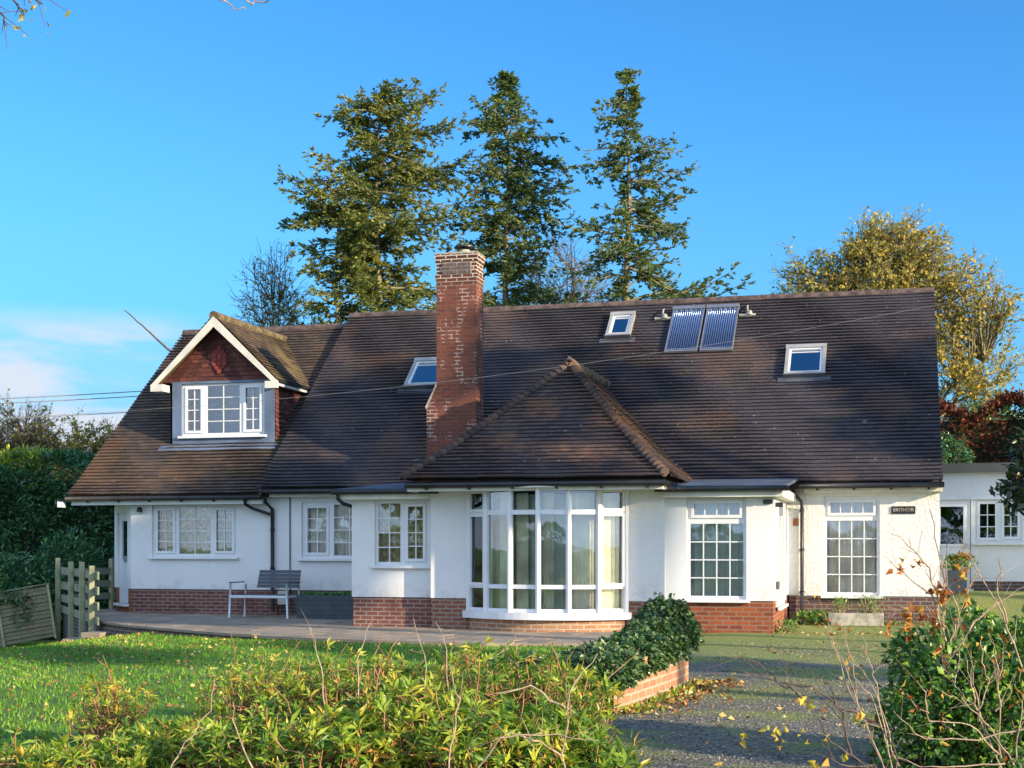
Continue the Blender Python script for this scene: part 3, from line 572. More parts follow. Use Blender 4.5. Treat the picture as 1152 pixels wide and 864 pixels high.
tb.face([(HX0+.05, HY+.05, HZ+zz), (HX1-.05, HY+.05, HZ+zz), (AX, AY, AZ+zz)], .5); tb.face([(HX1-.05, HY+.05, HZ+zz), (HX1-.05, 0, HZ+zz), (AX, YB, AZ+zz), (AX, AY, AZ+zz)], .5)
tb.face([(HX0+.05, HY+.05, HZ+zz), (AX, AY, AZ+zz), (AX, YB, AZ+zz), (HX0+.05, 0, HZ+zz)], .5); tb.face([(HX0+.05, HY+.05, HZ+zz), (HX0+.05, 0, HZ+zz), (HX1-.05, 0, HZ+zz), (HX1-.05, HY+.05, HZ+zz)], .5); tb.build('roof_deck', M['roofhip'], hip)
def hipline(A, B, kicka, r):
    A, B = Vector(A), Vector(B); mb = MB(); n = int((B-A).length/.145)
    for i in range(n):
        s0, s1 = i/n, (i+1.25)/n; f = lambda s: A+(B-A)*s+Vector((0, 0, (hk(s*sl)*.9)+.0)); p, q = f(s0), f(min(1, s1)); p.z += .035; q.z -= .012
        mb.tube([p, q], r*1.1, 9, r1=r*.75)
    return mb
for Xc in (HX0, HX1): hipline((Xc, HY, HZ+.02), (AX, AY, AZ+.02), hk, .075).build('hip_tile', M['roofhip'], hip)
caps('ridge_tile', (AX, AY-.02, AZ+.02), (AX, YB, AZ+.02), .12, .42, 'ridgemoss', hip, r1=.115)
k_ = MB(); k_.tube([(AX-.10, AY+.02, AZ-.06), (AX-.085, AY-.03, AZ+.06), (AX, AY-.05, AZ+.13), (AX+.085, AY-.03, AZ+.06), (AX+.10, AY+.02, AZ-.06)], .045, 8); k_.build('hip_end_tile', M['ridge'], hip, smooth=True)
# flat roofs of the two bumps
def flatroof(x0, x1, y0, zf, zb_):
    f = MB(); f.prism([(x0, y0, zf-.03), (x1, y0, zf-.03), (x1, .15, zb_-.03), (x0, .15, zb_-.03)], (0, 0, .05)); o = f.build('flat_roof', M['felt'], house)
    b = MB(); b.tube([(x0-.05, y0-.05, zf-.035), (x1+.05, y0-.05, zf-.035)], .05, 10); b.build('gutter', M['black'], o, smooth=True)
    c = MB(); c.box(x0+.05, x1-.05, y0+.02, y0+.045, zf-.17, zf-.034); c.box(x1-.07, x1-.045, y0+.045, .2, zf-.17, zf-.02); c.box(x0+.045, x0+.07, y0+.045, .2, zf-.17, zf-.02); c.box(x0+.07, x1-.07, y0+.045, .24, zf-.168, zf-.15); c.build('fascia', M['cream'], o)
    return o
flatroof(-10.52, -8.62, YL-.22, 2.40, 2.66); flatroof(-4.66, -2.55, YR-.22, 2.385, 2.66)
fs = MB(); fs.box(-2.45, .03, .02, .05, 2.40, 2.505); fs.box(-2.45, .03, .05, .3, 2.40, 2.42); fs.box(.03, .05, .02, .4, 2.39, 2.50); fs.build('fascia', M['cream'], house)
fs = MB(); fs.box(-13.3, -10.45, .02, .05, 2.41, 2.50); fs.box(-13.3, -10.45, .05, .3, 2.41, 2.43); fs.build('fascia', M['cream'], house)
fs = MB(); fs.box(-17.9, -13.45, .0, .03, 2.27, 2.385); fs.box(-17.9, -13.45, .03, 1.6, 2.33, 2.35); fs.build('fascia', M['white'], house)
fs = MB(); fs.box(HX0+.04, HX1-.04, HY+.04, HY+.07, 2.335, 2.43); fs.box(HX0+.04, HX0+.07, HY+.07, -.1, 2.335, 2.43); fs.box(HX1-.07, HX1-.04, HY+.07, -.1, 2.335, 2.43); fs.box(HX0+.07, HX1-.07, HY+.07, -3.0, 2.40, 2.42); fs.build('fascia', M['cream'], hip)
for xa, xb, zz_ in ((-2.52, X1+.02, EM-.045), (-13.4, -9.0, EM-.045), (XW, -13.42, EWZ-.045)): gt = MB(); gt.tube([(xa, EY-.03, zz_), (xb, EY-.03, zz_)], .053, 10); gt.build('gutter', M['black'], house, smooth=True)
gt = MB(); gt.tube([(HX0+.02, HY-.01, HZ-.03), (HX1+.0, HY-.01, HZ-.03)], .052, 10); gt.tube([(HX1-.0, HY, HZ-.03), (HX1-.0, -.2, HZ-.03)], .045, 10)
for x in np.linspace(HX0+.4, HX1-.3, 6): gt.box(x-.02, x+.02, HY-.03, HY+.05, HZ-.11, HZ-.05)
gt.build('gutter', M['black'], hip, smooth=False)
for x, yy, zz_ in [(x, .03, EM) for x in np.linspace(-2.2, -.2, 4)]+[(x, .01, EWZ) for x in np.linspace(-17.5, -13.8, 6)]:
    gb = MB(); gb.box(x-.02, x+.02, -.05, yy, zz_-.125, zz_-.06); gb.build('gutter_bracket', M['black'], house)
# downpipes
dp = MB(); dp.tube([(-2.62, -.1, 2.47), (-2.62, -.1, 2.38), (-2.5, .08, 2.24), (-2.49, .19, 2.12), (-2.49, .19, .1)], .035, 10)
for z in (.5, 1.3, 2.05): dp.tube([(-2.49, .19, z), (-2.49, .19, z+.05)], .045, 10)
dp.build('downpipe', M['black'], house, smooth=True)
dp = MB(); dp.tube([(-13.35, -.1, 2.44), (-13.35, -.06, 2.3), (-13.30, .18, 2.16), (-13.30, .18, .05)], .04, 10); dp.tube([(-13.8, -.1, 2.38), (-13.8, -.06, 2.26), (-13.72, .1, 2.18), (-13.30, .16, 2.04)], .035, 10)
for z in (.9, 1.7): dp.tube([(-13.30, .18, z), (-13.30, .18, z+.05)], .05, 10)
dp.build('downpipe', M['black'], house, smooth=True)
dp = MB(); dp.tube([(-10.45, YL-.27, 2.33), (-10.45, YL-.27, 2.24), (-10.40, YL-.15, 2.16), (-10.31, YL+.2, 2.10), (-10.34, YL+.3, 1.9), (-10.34, YL+.3, 0)], .035, 10); dp.build('downpipe', M['black'], house, smooth=True)
dp = MB(); dp.tube([(HX1+.02, -3.75, 2.42), (HX1+.05, -3.65, 2.36), (HX1+.10, -3.45, 2.35), (HX1+.12, -3.3, 2.44)], .03, 8); dp.build('rainwater_bend', M['black'], hip, smooth=True)
cbp = MB(); cbp.tube([(-12.93, YW-.015, 2.42), (-12.93, YW-.015, .3)], .012, 6); cbp.build('wall_cable', M['black'], house)
mb = MB(); mb.box(-13.18, -12.96, YW-.09, YW+.02, .18, .46); mb.build('meter_box', M['cream'], house, bevel=.01)
mb = MB(); mb.lathe([(.05, 0), (.06, .03), (.055, .07), (.03, .10), (.01, .11)], (-16.38, YW-.06, 2.12)); mb.box(-16.41, -16.35, YW-.06, YW+.01, 2.17, 2.21); mb.build('security_camera', M['black'], house, smooth=False)
# floodlight on a bracket at the left eave corner
mb = MB(); mb.box(-18.12, -17.9, -.04, -.01, 2.335, 2.36); mb.box(-18.22, -18.02, -.10, .04, 2.36, 2.385); fl_ = mb.build('lamp_bracket', M['black'], house)
mb = MB(); mb.box(-18.2, -18.05, -.09, .03, 2.22, 2.357); mb.build('lamp_shade', M['lamp'], fl_, bevel=.02)
# lamp and vent by the patio door
mb = MB(); mb.box(-2.745, -2.62, -2.95, -2.85, 2.05, 2.13); lb = mb.build('wall_lamp', M['black'], house, bevel=.01)
mb = MB(); mb.box(-2.93, -2.77, YR-.05, YR-.003, 2.10, 2.17); mb.build('sensor', M['black'], house, bevel=.01)
mb = MB(); mb.tube([(-2.64, -2.9, 2.048), (-2.64, -2.9, 1.9)], .05, 12); mb.build('lamp_shade', M['alu'], lb, smooth=False)
mb = MB(); mb.box(-2.66, -2.56, YW-.02, YW+.01, 1.78, 1.92); mb.build('air_vent', M['clay'], house); mb = MB(); mb.box(-2.745, -2.70, -2.78, -2.68, .66, .80); mb.build('outdoor_socket', M['slate'], house, bevel=.01)
# the house name plate
mb = MB(); mb.box(-.86, -.43, YW-.022, YW+.004, 1.995, 2.135); sgn = mb.build('name_plate', M['black'], None, bevel=.004); tag(sgn, 'small black house name plate with pale capitals on the white wall', 'sign')
cu = bpy.data.curves.new('lettering', 'FONT'); cu.body = 'BRITHDIR'; cu.size = .092; cu.extrude = .003; cu.align_x = 'CENTER'; cu.align_y = 'CENTER'; cu.space_character = 1.0
to = bpy.data.objects.new('tmp', cu); C.objects.link(to); to.rotation_euler = (R(90), 0, 0); to.location = (-.645, YW-.026, 2.065); bpy.context.view_layer.update()
dg = bpy.context.evaluated_depsgraph_get(); me = bpy.data.meshes.new_from_object(to.evaluated_get(dg)); me.transform(to.matrix_world); bpy.data.objects.remove(to)
xs = [v.co.x for v in me.vertices]; k = .37/(max(xs)-min(xs)); me.transform(Matrix.Translation((-.645, 0, 0)) @ Matrix.Diagonal((k, 1, 1, 1)) @ Matrix.Translation((.645, 0, 0)))
me.materials.clear(); me.materials.append(M['stone']); lo = bpy.data.objects.new('lettering', me); link(lo, sgn)
# ---------------------------------------------------------------- dormer
DX0, DX1, DY = -16.28, -13.80, 1.37
DW = (-16.02, -14.03, 3.82, 4.97); cxd = -15.10
dm = MB(); dm.grid(DX0, DX1, 3.50, 5.02, [DW], DY, DY+.12); dorm = dm.build('dormer', M['lead'], house)
ap = MB(); ap.prism([(DX0-.22, DY-.01, 3.62), (DX1+.1, DY-.01, 3.62), (DX1+.1, DY-.19, 3.49), (DX0-.22, DY-.19, 3.49)], (0, .01, .02)); ap.build('lead_apron', M['lead'], dorm)
dwin = window(dorm, T(DW[0], DY, DW[2]), DW[1]-DW[0], DW[3]-DW[2], [(.11, .47, .10, 1.05, 2, 4, 1), (.60, 1.38, .06, 1.10, 2, 4, 0), (1.51, 1.88, .10, 1.05, 2, 4, 1)], curt=None)
rm = MB(); rm.box(DX0+.1, DX1-.1, DY+1.2, DY+1.25, 3.5, 5.0); rm.build('room', M['dark'], dorm)
DRZ, DEZ, DH = 6.42, 4.99, 1.47     # ridge, eave, half width to the eave
sd_ = (DRZ-DEZ)/DH; yfr = 1.10
mt_ = MB(); tiles(mt_, (0, DY+.02, 5.02), (1, 0, 0), (0, 0, 1), [(cxd-1.34, 0), (cxd+1.34, 0), (cxd, 1.24)], gauge=.10, tw=.15, lift=.02); mt_.build('hung_tile', M['hung'], dorm)
bk = MB(); bk.face([(cxd-1.36, DY+.03, 5.0), (cxd+1.36, DY+.03, 5.0), (cxd, DY+.03, 6.3)]); bk.box(DX0, DX1, DY+.03, DY+.1, 4.98, 5.03); bk.build('gable_board', M['hung'], dorm)
mo = MB()
for r_ in range(7):
    wd = (.5, .9, 1.2, 1.2, 1.2, .9, .5)[r_]; n_ = max(1, int(wd*3))
    for i in range(n_): x = cxd+(i-(n_-1)/2)*.12; z = 5.18+r_*.085; mo.prism([(x-.055, DY-.012, z+.10), (x-.055, DY-.022, z+.03), (x, DY-.026, z-.01), (x+.055, DY-.022, z+.03), (x+.055, DY-.012, z+.10)], (0, .012, 0))
mo.build('tile_motif', M['motif'], dorm)
# cheeks, tile hung
ck = MB(); cy = lambda z: (z-EWZ)/((RWZ-EWZ)/(RY-EY))+EY
tiles(ck, (DX1, 0, 3.5), (0, 1, 0), (0, 0, 1), [(DY+.02, .08), (DY+.18, .12), (cy(5.0)+.05, 1.5), (DY+.02, 1.5)], gauge=.10, tw=.15, lift=.02); ck.build('cheek', M['hung'], dorm)
ck = MB(); ck.prism([(DX0, DY, 3.5), (DX0, DY, 5.0), (DX0, cy(5.0), 5.0)], (.04, 0, 0)); ck.prism([(DX1-.05, DY+.12, 3.55), (DX1-.05, DY+.12, 5.0), (DX1-.05, cy(5.0), 5.0)], (.045, 0, 0)); ck.build('cheek_board', M['lead'], dorm)
dt = MB(); slen = math.hypot(DH, DRZ-DEZ)
ya = lambda z: cy(z)
vr = Vector((-DH, 0, DRZ-DEZ)).normalized(); tiles(dt, (cxd+DH, 0, DEZ), (0, 1, 0), vr, [(yfr, 0), (ya(DEZ)+.05, 0), (ya(DRZ)+.05, slen), (yfr, slen)], gauge=.11, lift=.022)
vl = Vector((DH, 0, DRZ-DEZ)).normalized(); tiles(dt, (cxd-DH, 0, DEZ), (0, -1, 0), vl, [(-ya(DEZ)-.05, 0), (-yfr, 0), (-yfr, slen), (-ya(DRZ)-.05, slen)], gauge=.11, lift=.022)
dr = dt.build('dormer_roof', M['roofdorm'], dorm)
dd = MB()
for s_ in (-1, 1): dd.prism([(cxd+s_*(DH-.01), yfr+.02, DEZ-.01), (cxd+s_*(DH-.01), ya(DEZ)+.1, DEZ-.01), (cxd, ya(DRZ)+.1, DRZ-.01), (cxd, yfr+.02, DRZ-.01)], (0, 0, -.06))
dd.build('roof_deck', M['roofdorm'], dr)
caps('ridge_tile', (cxd, yfr-.02, DRZ-.02), (cxd, ya(DRZ)+.1, DRZ-.02), .105, .4, 'ridgemoss', dr, r1=.10)
bb = MB(); th_ = .18
for s_ in (-1, 1):
    a = Vector((cxd+s_*(DH+.03), yfr-.025, DEZ-.05)); tt = Vector((cxd, yfr-.025, DRZ-.03)); bb.prism([a, tt, tt-Vector((0, 0, th_*1.25)), a-Vector((s_*.01, 0, th_*.6))], (0, .035, 0))
    xo = cxd+s_*(DH+.045); xi = cxd+s_*(DH-.26); bb.box(min(xo, xi), max(xo, xi), yfr-.028, DY+.01 if s_ < 0 else yfr+.02, DEZ-.20, DEZ-.045)
bb.build('bargeboard', M['cream'], dorm, bevel=.004)
sf = MB(); sf.box(cxd+DH-.12, cxd+DH-.0, yfr, ya(DEZ)-.1, DEZ-.13, DEZ-.065); sf.box(cxd-DH-.0, cxd-DH+.25, yfr, ya(DEZ)-.1, DEZ-.15, DEZ-.1); sf.build('soffit', M['white'], dorm)
gg = MB(); gg.tube([(cxd+DH+.02, yfr+.12, DEZ-.035), (cxd+DH+.02, ya(DEZ)-.05, DEZ-.035)], .042, 8); gg.build('gutter', M['black'], dorm)
# ---------------------------------------------------------------- chimney
cA, cB, cY, cD = -9.66, -8.83, 0.0, .50
ch = MB(); ch.box(cA, cB, cY, cY+cD, 2.6, 7.22, tint=.5); ch.box(cA-.21, cA, cY, cY+cD, 2.6, 4.2, tint=.5); ch.prism([(cA-.21, cY, 4.2), (cA, cY, 4.2), (cA, cY, 4.62)], (0, cD, 0))
for z0, z1, e in ((6.66, 6.735, .012), (6.735, 6.81, .024), (7.07, 7.145, .022), (7.145, 7.225, .035)): ch.box(cA-e, cB+e, cY-e, cY+cD+e, z0, z1, tint=.5)
chim = ch.build('chimney', M['brickchim'], house)
so_ = MB()
for i in range(7): x = cA+.15+i*.088; so_.box(x-.030, x+.030, cY-.025, cY+.0, 6.83, 7.05)
so_.build('soldier_brick', M['brickdark'], chim)
fm = MB(); fm.box(cA+.12, cB-.10, cY-.012, cY-.002, 6.82, 7.06); fm.build('mortar_panel', M['stone'], chim)
fl_ = MB(); fl_.prism([(cA-.235, cY-.02, 4.18), (cA+.0, cY-.02, 4.66), (cA+.0, cY-.02, 4.60), (cA-.21, cY-.02, 4.14)], (0, cD+.04, 0)); fl_.build('flaunching', M['stone'], chim)
fn = MB(); fn.prism([(cA-.02, cY-.02, 7.225), (cB+.02, cY-.02, 7.225), (cB+.02, cY+cD+.02, 7.225), (cA-.02, cY+cD+.02, 7.225)], (0, 0, .03)); fn.lathe([(.20, 0), (.13, .06), (.11, .09)], (cB-.32, cY+.25, 7.25)); fn.build('mortar_cap', M['stone'], chim)
pt = MB(); pt.lathe([(.05, 0), (.05, .05)], (cB-.32, cY+.25, 7.34)); pt.lathe([(.21, 0), (.21, .02), (.06, .045)], (cB-.32, cY+.25, 7.385)); pt.build('cowl', M['black'], chim, smooth=False)
pt = MB(); pt.lathe([(.15, 0), (.13, .04), (.05, .06)], (cA+.24, cY+.25, 7.255)); pt.build('pot', M['clay'], chim)
fs = MB(); fs.prism([(cB+.005, cY-.01, 2.75), (cB+.005, cY+cD, 3.15), (cB+.005, cY+cD, 3.3), (cB+.005, cY-.01, 2.9)], (.01, 0, 0)); fs.build('flashing', M['lead'], chim)
# ---------------------------------------------------------------- skylights, collectors
M['felt2'] = flat('dull_lead', (.075, .08, .095), .7, var=.3)
def rp(v, n=0): return (Vector((0, EY, EM))+vm*v+nm*n)
mroof = Matrix.Translation((0, EY, EM)) @ Matrix(((1, 0, 0, 0), (0, vm.y, nm.y, 0), (0, vm.z, nm.z, 0), (0, 0, 0, 1)))
def vof(Y): return (Y-EY)/vm.y
def skylight(x0, x1, Ya, Yb):
    v0, v1 = vof(Ya), vof(Yb); W = x1-x0; H = v1-v0
    # window frame local (x, z=up slope, y=into roof): map x->x, z->v, y->-n
    mx = mroof @ Matrix(((1, 0, 0, x0), (0, 0, 1, v0), (0, -1, 0, .12), (0, 0, 0, 1)))
    f = MB(); f.grid(0, W, 0, H, [(.075, W-.075, .08, H-.11)], 0, .13, mx); f.box(-.01, W+.01, -.012, .0, H-.12, H+.01, mx); o = f.build('skylight', M['velux'], roof, bevel=.006)
    s_ = MB(); s_.grid(.07, W-.07, .075, H-.105, [(.115, W-.115, .12, H-.15)], .02, .07, mx); s_.build('sash', M['white'], o)
    g = MB(); g.box(.11, W-.11, .045, .05, .115, H-.145, mx); g.build('pane', M['glassr'], o)
    bl = MB(); bl.box(.11, W-.11, .11, .115, .115, H-.145, mx); bl.build('blind', M['blind'], o)
    bl = MB(); bl.box(.10, W-.10, .036, .044, H*.77, H*.79, mx); bl.build('vent_bar', M['white'], o)
    ap = MB(); ap.box(-.12, W+.12, .085, .097, -.17, 0, mx); ap.box(-.02, W+.02, -.004, .10, -.035, -.001, mx); ap.build('flashing', M['felt2'], o)
skylight(-11.27, -10.30, 2.66, 3.50); skylight(-7.01, -6.45, 4.02, 4.76); skylight(-3.0, -2.17, 2.66, 3.50)
for x0, x1 in ((-5.60, -4.89), (-4.84, -4.13)):
    v0, v1 = vof(3.50), vof(4.86); W = x1-x0; H = v1-v0; mx = mroof @ Matrix(((1, 0, 0, x0), (0, 0, 1, v0), (0, -1, 0, .10), (0, 0, 0, 1)))
    f = MB(); f.box(0, .028, 0, .05, 0, H, mx); f.box(W-.028, W, 0, .05, 0, H, mx); f.box(0, W, 0, .055, -.045, 0, mx); f.box(-.01, W+.01, -.04, .08, H-.12, H, mx)
    o = f.build('solar_collector', M['alu'], roof, bevel=.005)
    tb_ = MB(); n = 14
    for i in range(n):
        x = .045+(W-.09)*i/(n-1); tb_.tube([mx @ Vector((x, .025, .03)), mx @ Vector((x, .025, H-.12))], .020, 8)
    tb_.build('collector_tube', M['tube'], o, smooth=True)
    cl_ = MB()
    for i in range(n): x = .045+(W-.09)*i/(n-1); cl_.box(x-.017, x+.017, -.004, .045, .005, .05, mx)
    for i in range(6): x = .08+(W-.16)*i/5; cl_.box(x-.022, x+.022, -.006, .05, H-.19, H-.12, mx)
    cl_.box(.03, W-.03, .05, .055, 0, H-.1, mx); cl_.build('tube_clip', M['lead'], o)
mx = mroof
for xa, xb, vv in ((-5.98, -5.62, vof(4.55)), (-4.10, -3.74, vof(4.55))):
    r_ = MB(); r_.box(xa, xb, vv-.03, vv+.03, .05, .09, mx); r_.tube([mx @ Vector(((xa+xb)/2, vv, .09)), mx @ Vector(((xa+xb)/2, vv+.12, .14)), mx @ Vector(((xa+xb)/2-.02, vv+.3, .10)), mx @ Vector(((xa+xb)/2-.02, vv+.42, .06))], .018, 6); r_.lathe([(.06, 0), (.05, .08), (.02, .1)], mx @ Vector(((xa+xb)/2+.05, vv, .08)), 10); r_.build('pipe_flashing', M['stone'], roof)

# ================================================================== OUTBUILDING
ob = empty('outbuilding', (2.5, 4, .45), 'low white flat roofed annexe with glazed door and small window', 'outbuilding')
OY = 4.0; DO = (.02, .74, .50, 2.36); OW = (.84, 1.76, 1.47, 2.36)
b = MB(); b.grid(.02, 6.5, .66, 2.95, [(DO[0]-.01, DO[1]+.01, .5, DO[3]), OW], OY, OY+.2); b.build('wall', M['render'], ob)
b = MB(); b.box(.76, 6.5, OY+.015, OY+.2, .2, .658); b.build('plinth', M['brickdark'], ob)
b = MB(); b.box(6.3, 6.5, OY+.2, 9, .2, 2.95); b.box(.02, 6.5, 9, 9.2, .2, 2.95); b.box(.02, 6.3, OY+.2, 9, .5, .52); b.box(.05, 6.3, OY+2.5, OY+2.6, .5, 2.9); b.build('wall', M['dark'], ob)
b = MB(); b.box(.02, 6.7, OY-.12, 9.3, 2.96, 3.10); b.build('flat_roof', M['felt'], ob)
b = MB(); b.box(.02, 6.7, OY-.15, OY-.121, 2.92, 3.12); b.build('fascia', flat('brown_fascia', (.16, .14, .11), .7), ob)
b = MB(); b.box(.02, 1.9, OY-.03, OY, 2.37, 2.40); b.build('drip_bar', M['white'], ob)
d = window(ob, T(DO[0], OY-.02, DO[2]), DO[1]-DO[0], DO[3]-DO[2], [(.10, .60, .92, 1.74, 1, 1, 1)], curt=None, name='door'); h = MB(); h.box(.605, .64, -.05, .03, .85, .95, T(DO[0], OY-.02, DO[2])); h.build('handle', M['alu'], d)
h = MB(); h.box(.12, .58, .038, .048, .12, .75, T(DO[0], OY-.02, DO[2])); h.build('door_panel', M['white'], d)
window(ob, T(OW[0], OY-.02, OW[2]), OW[1]-OW[0], OW[3]-OW[2], [(.07, .41, .08, .82, 2, 3, 1), (.55, .85, .10, .80, 2, 3, 1)], curt=None)

# ================================================================== BENCH, PLANTERS, POTS
bn = empty('garden_bench', (-13.05, -.75, -.03), 'white metal two seat garden bench with grey slatted back against the wall', 'bench')
bx0, bx1, by0, by1, bz = -13.68, -12.42, -1.05, -.45, -.045
for x, y in ((bx0, by0), (bx1, by0), (bx0+.05, by1), (bx1+.0, by1)):
    l = MB(); top = .66 if y == by0 else .62; l.tube([(x, y, bz), (x+(.03 if x < -13.05 else -.02), y, top)], .022, 8); l.build('leg', M['paintw'], bn, smooth=True)
f = MB(); f.box(bx0, bx1, by0-.02, by0+.02, .36, .41); f.box(bx0, bx1, by1-.02, by1+.02, .36, .40); f.box(bx0-.0, bx0+.04, by0, by1, .36, .40); f.box(bx1-.04, bx1, by0, by1, .36, .40); f.build('seat_frame', M['paintw'], bn, bevel=.006)
f = MB()
for i in range(6): y = by0+.05+i*.095; f.box(bx0+.03, bx1-.03, y, y+.075, .402, .420)
f.build('seat', M['slate'], bn)
f = MB()
for i in range(5): z = .55+i*.072; y = by1-.04+i*.022; f.prism([(bx0+.34-.0+i*.004, y, z), (bx1-.0, y, z), (bx1+.0, y+.02, z+.068), (bx0+.34+i*.004, y+.02, z+.068)], (0, .018, 0))
f.build('backrest', M['slate'], bn)
for x in (bx0+.03, bx1-.0): f = MB(); f.box(x-.03, x+.03, by0-.02, by1-.02, .655, .675); f.build('armrest', M['slate'], bn)
pb = empty('planter_box', (-11.6, -.55, -.05), 'dark slate grey rectangular planter with low green plants beside the bench', 'planter')
b = MB(); px0, px1, py0, py1 = -12.26, -10.75, -.95, -.45; b.grid(px0, px1, -.06, .42, [], py0, py0+.03); b.box(px0, px1, py1-.03, py1, -.06, .42); b.box(px0, px0+.03, py0+.03, py1-.03, -.06, .42); b.box(px1-.03, px1, py0+.03, py1-.03, -.06, .42)
for i in range(4): z = .03+i*.1; b.box(px0-.004, px1+.004, py0-.006, py0, z, z+.085)
b.build('box', M['planter'], pb); b = MB(); b.box(px0+.03, px1-.03, py0+.03, py1-.03, -.05, .38); b.build('soil', M['soil'], pb)
n = 500; P = np.column_stack([rng.uniform(px0+.03, px1-.03, n), rng.uniform(py0+.02, py1-.02, n), rng.uniform(.37, .44, n)]); D = rng.normal(size=(n, 3))*[.6, .6, .5]+[0, 0, .8]; leaves('plants', P, D, rng.uniform(.05, .11, n), .35, rng.random(n)*.7, M['shrub'], pb)
tr = empty('stone_trough', (-1.5, -.35, -.08), 'pale cast stone trough with straggly plants under the right window', 'planter')
b = MB(); b.box(-1.98, -1.0, -.52, -.48, -.09, .17); b.box(-1.98, -1.0, -.24, -.20, -.09, .17); b.box(-1.98, -1.94, -.48, -.24, -.09, .17); b.box(-1.04, -1.0, -.48, -.24, -.09, .17); b.build('trough', M['stone'], tr, bevel=.012); b = MB(); b.box(-1.94, -1.04, -.48, -.24, -.08, .13); b.build('soil', M['soil'], tr)
def tuft(name, cx, cy, cz, rx, ry, h, n, mtl, label, cat, size=(.05, .10), ratio=.3, parent=None, spread=.5, tintmul=1.0, stems=True):
    P = np.column_stack([cx+rng.normal(0, rx, n), cy+rng.normal(0, ry, n), cz+h*rng.random(n)**.8]); D = np.column_stack([rng.normal(0, spread, n), rng.normal(0, spread, n), rng.uniform(.1, 1, n)])
    o = empty(name, (cx, cy, cz), label, cat) if parent is None else parent
    leaves('leaves', P, D, rng.uniform(*size, n), ratio, rng.random(n)*tintmul, M[mtl], o)
    if stems:
        S = [(cx+rng.normal(0, rx*.4), cy+rng.normal(0, ry*.4), cz-.02, P[i, 0], P[i, 1], P[i, 2], .006, .003) for i in range(0, n, max(1, n//40))]; sticks('stems', S, M['twig'], o)
    return o
tuft('trough_plants', -1.78, -.36, .12, .07, .06, .32, 260, 'shrub', '', '', (.03, .08), .25, tr); tuft('trough_plants', -1.25, -.36, .12, .12, .07, .36, 420, 'shrub', '', '', (.03, .07), .3, tr)
tuft('border_plant', -2.2, -.25, -.1, .17, .14, .24, 420, 'shrub', 'low bronze and green plant at the foot of the downpipe', 'plant', (.06, .13), .5, tintmul=1.0)
tuft('border_plant', -2.55, -2.75, -.1, .10, .10, .22, 160, 'shrub', 'small green weed at the corner of the brick plinth', 'plant', (.04, .09), .45)
tuft('border_plant', -.65, -.2, -.1, .25, .06, .12, 200, 'shrub', 'thin green weeds along the dark plinth beside the stone trough', 'plant', (.03, .08), .35)
pt = empty('plant_pot', (.42, 3.2, .42), 'tall dark square pot with flowers beside the annexe door', 'plant pot')
b = MB(); b.prism([(.22, 3.0, .40), (.62, 3.0, .40), (.62, 3.4, .40), (.22, 3.4, .40)], (0, 0, .5)); b.build('pot', M['planter'], pt, bevel=.02)
tuft('x', .42, 3.2, .9, .14, .12, .28, 350, 'shrub', '', '', (.06, .11), .5, pt); n = 60; P = np.column_stack([.55+rng.normal(0, .09, n), 3.1+rng.normal(0, .09, n), 1.12+rng.random(n)*.12]); leaves('flowers', P, rng.normal(size=(n, 3)), .08, .8, rng.random(n), M['brownleaf'], pt)
# ================================================================== GROUND
def gridsheet(name, xs, ys, zf, m, mask=None):
    xs = np.array(xs); ys = np.array(ys); X, Y = np.meshgrid(xs, ys, indexing='ij'); Z = zf(X, Y); V = np.stack([X, Y, Z], -1).reshape(-1, 3)
    i, j = np.meshgrid(np.arange(len(xs)-1), np.arange(len(ys)-1), indexing='ij'); a = (i*len(ys)+j).ravel(); F = np.stack([a, a+len(ys), a+len(ys)+1, a+1], 1)
    if mask is not None:
        cx = X[:-1, :-1]+(X[1:, 1:]-X[:-1, :-1])/2; cyy = Y[:-1, :-1]+(Y[1:, 1:]-Y[:-1, :-1])/2; F = F[mask(cx, cyy).ravel()]
    return mesh_np(name, V, F, .5, m, smooth=True)
far = [-900, -400, -180, -90, -60, -45]
xs = far+list(np.arange(-34, 16.01, .4))+[24, 45, 60, 90, 180, 400, 900]; ys = far+list(np.arange(-36, 16.01, .4))+[20, 26, 34, 45, 60, 90, 180, 400, 900]
tag(gridsheet('ground', xs, ys, G, M['turf']), kind='structure')
wallx = lambda y: np.interp(y, [-15.3, -14.9, -13.5, -12.5, -11.8, -5, -3.1], [-3.2, -3.16, -3.0, -2.93, -2.93, -4.0, -4.7])
dxs = np.arange(-7, 12.01, .2); dys = np.concatenate([np.arange(-60, -20, 1.), np.arange(-20, 4.01, .2)])
tag(gridsheet('driveway', dxs, dys, lambda x, y: G(x, y)+.012+.004*np.sin(x*3+y*2), M['drive'], lambda x, y: (x > np.where(y < -15.2, -3.2-(-15.2-y)*.0, wallx(y))-.15)), kind='structure')
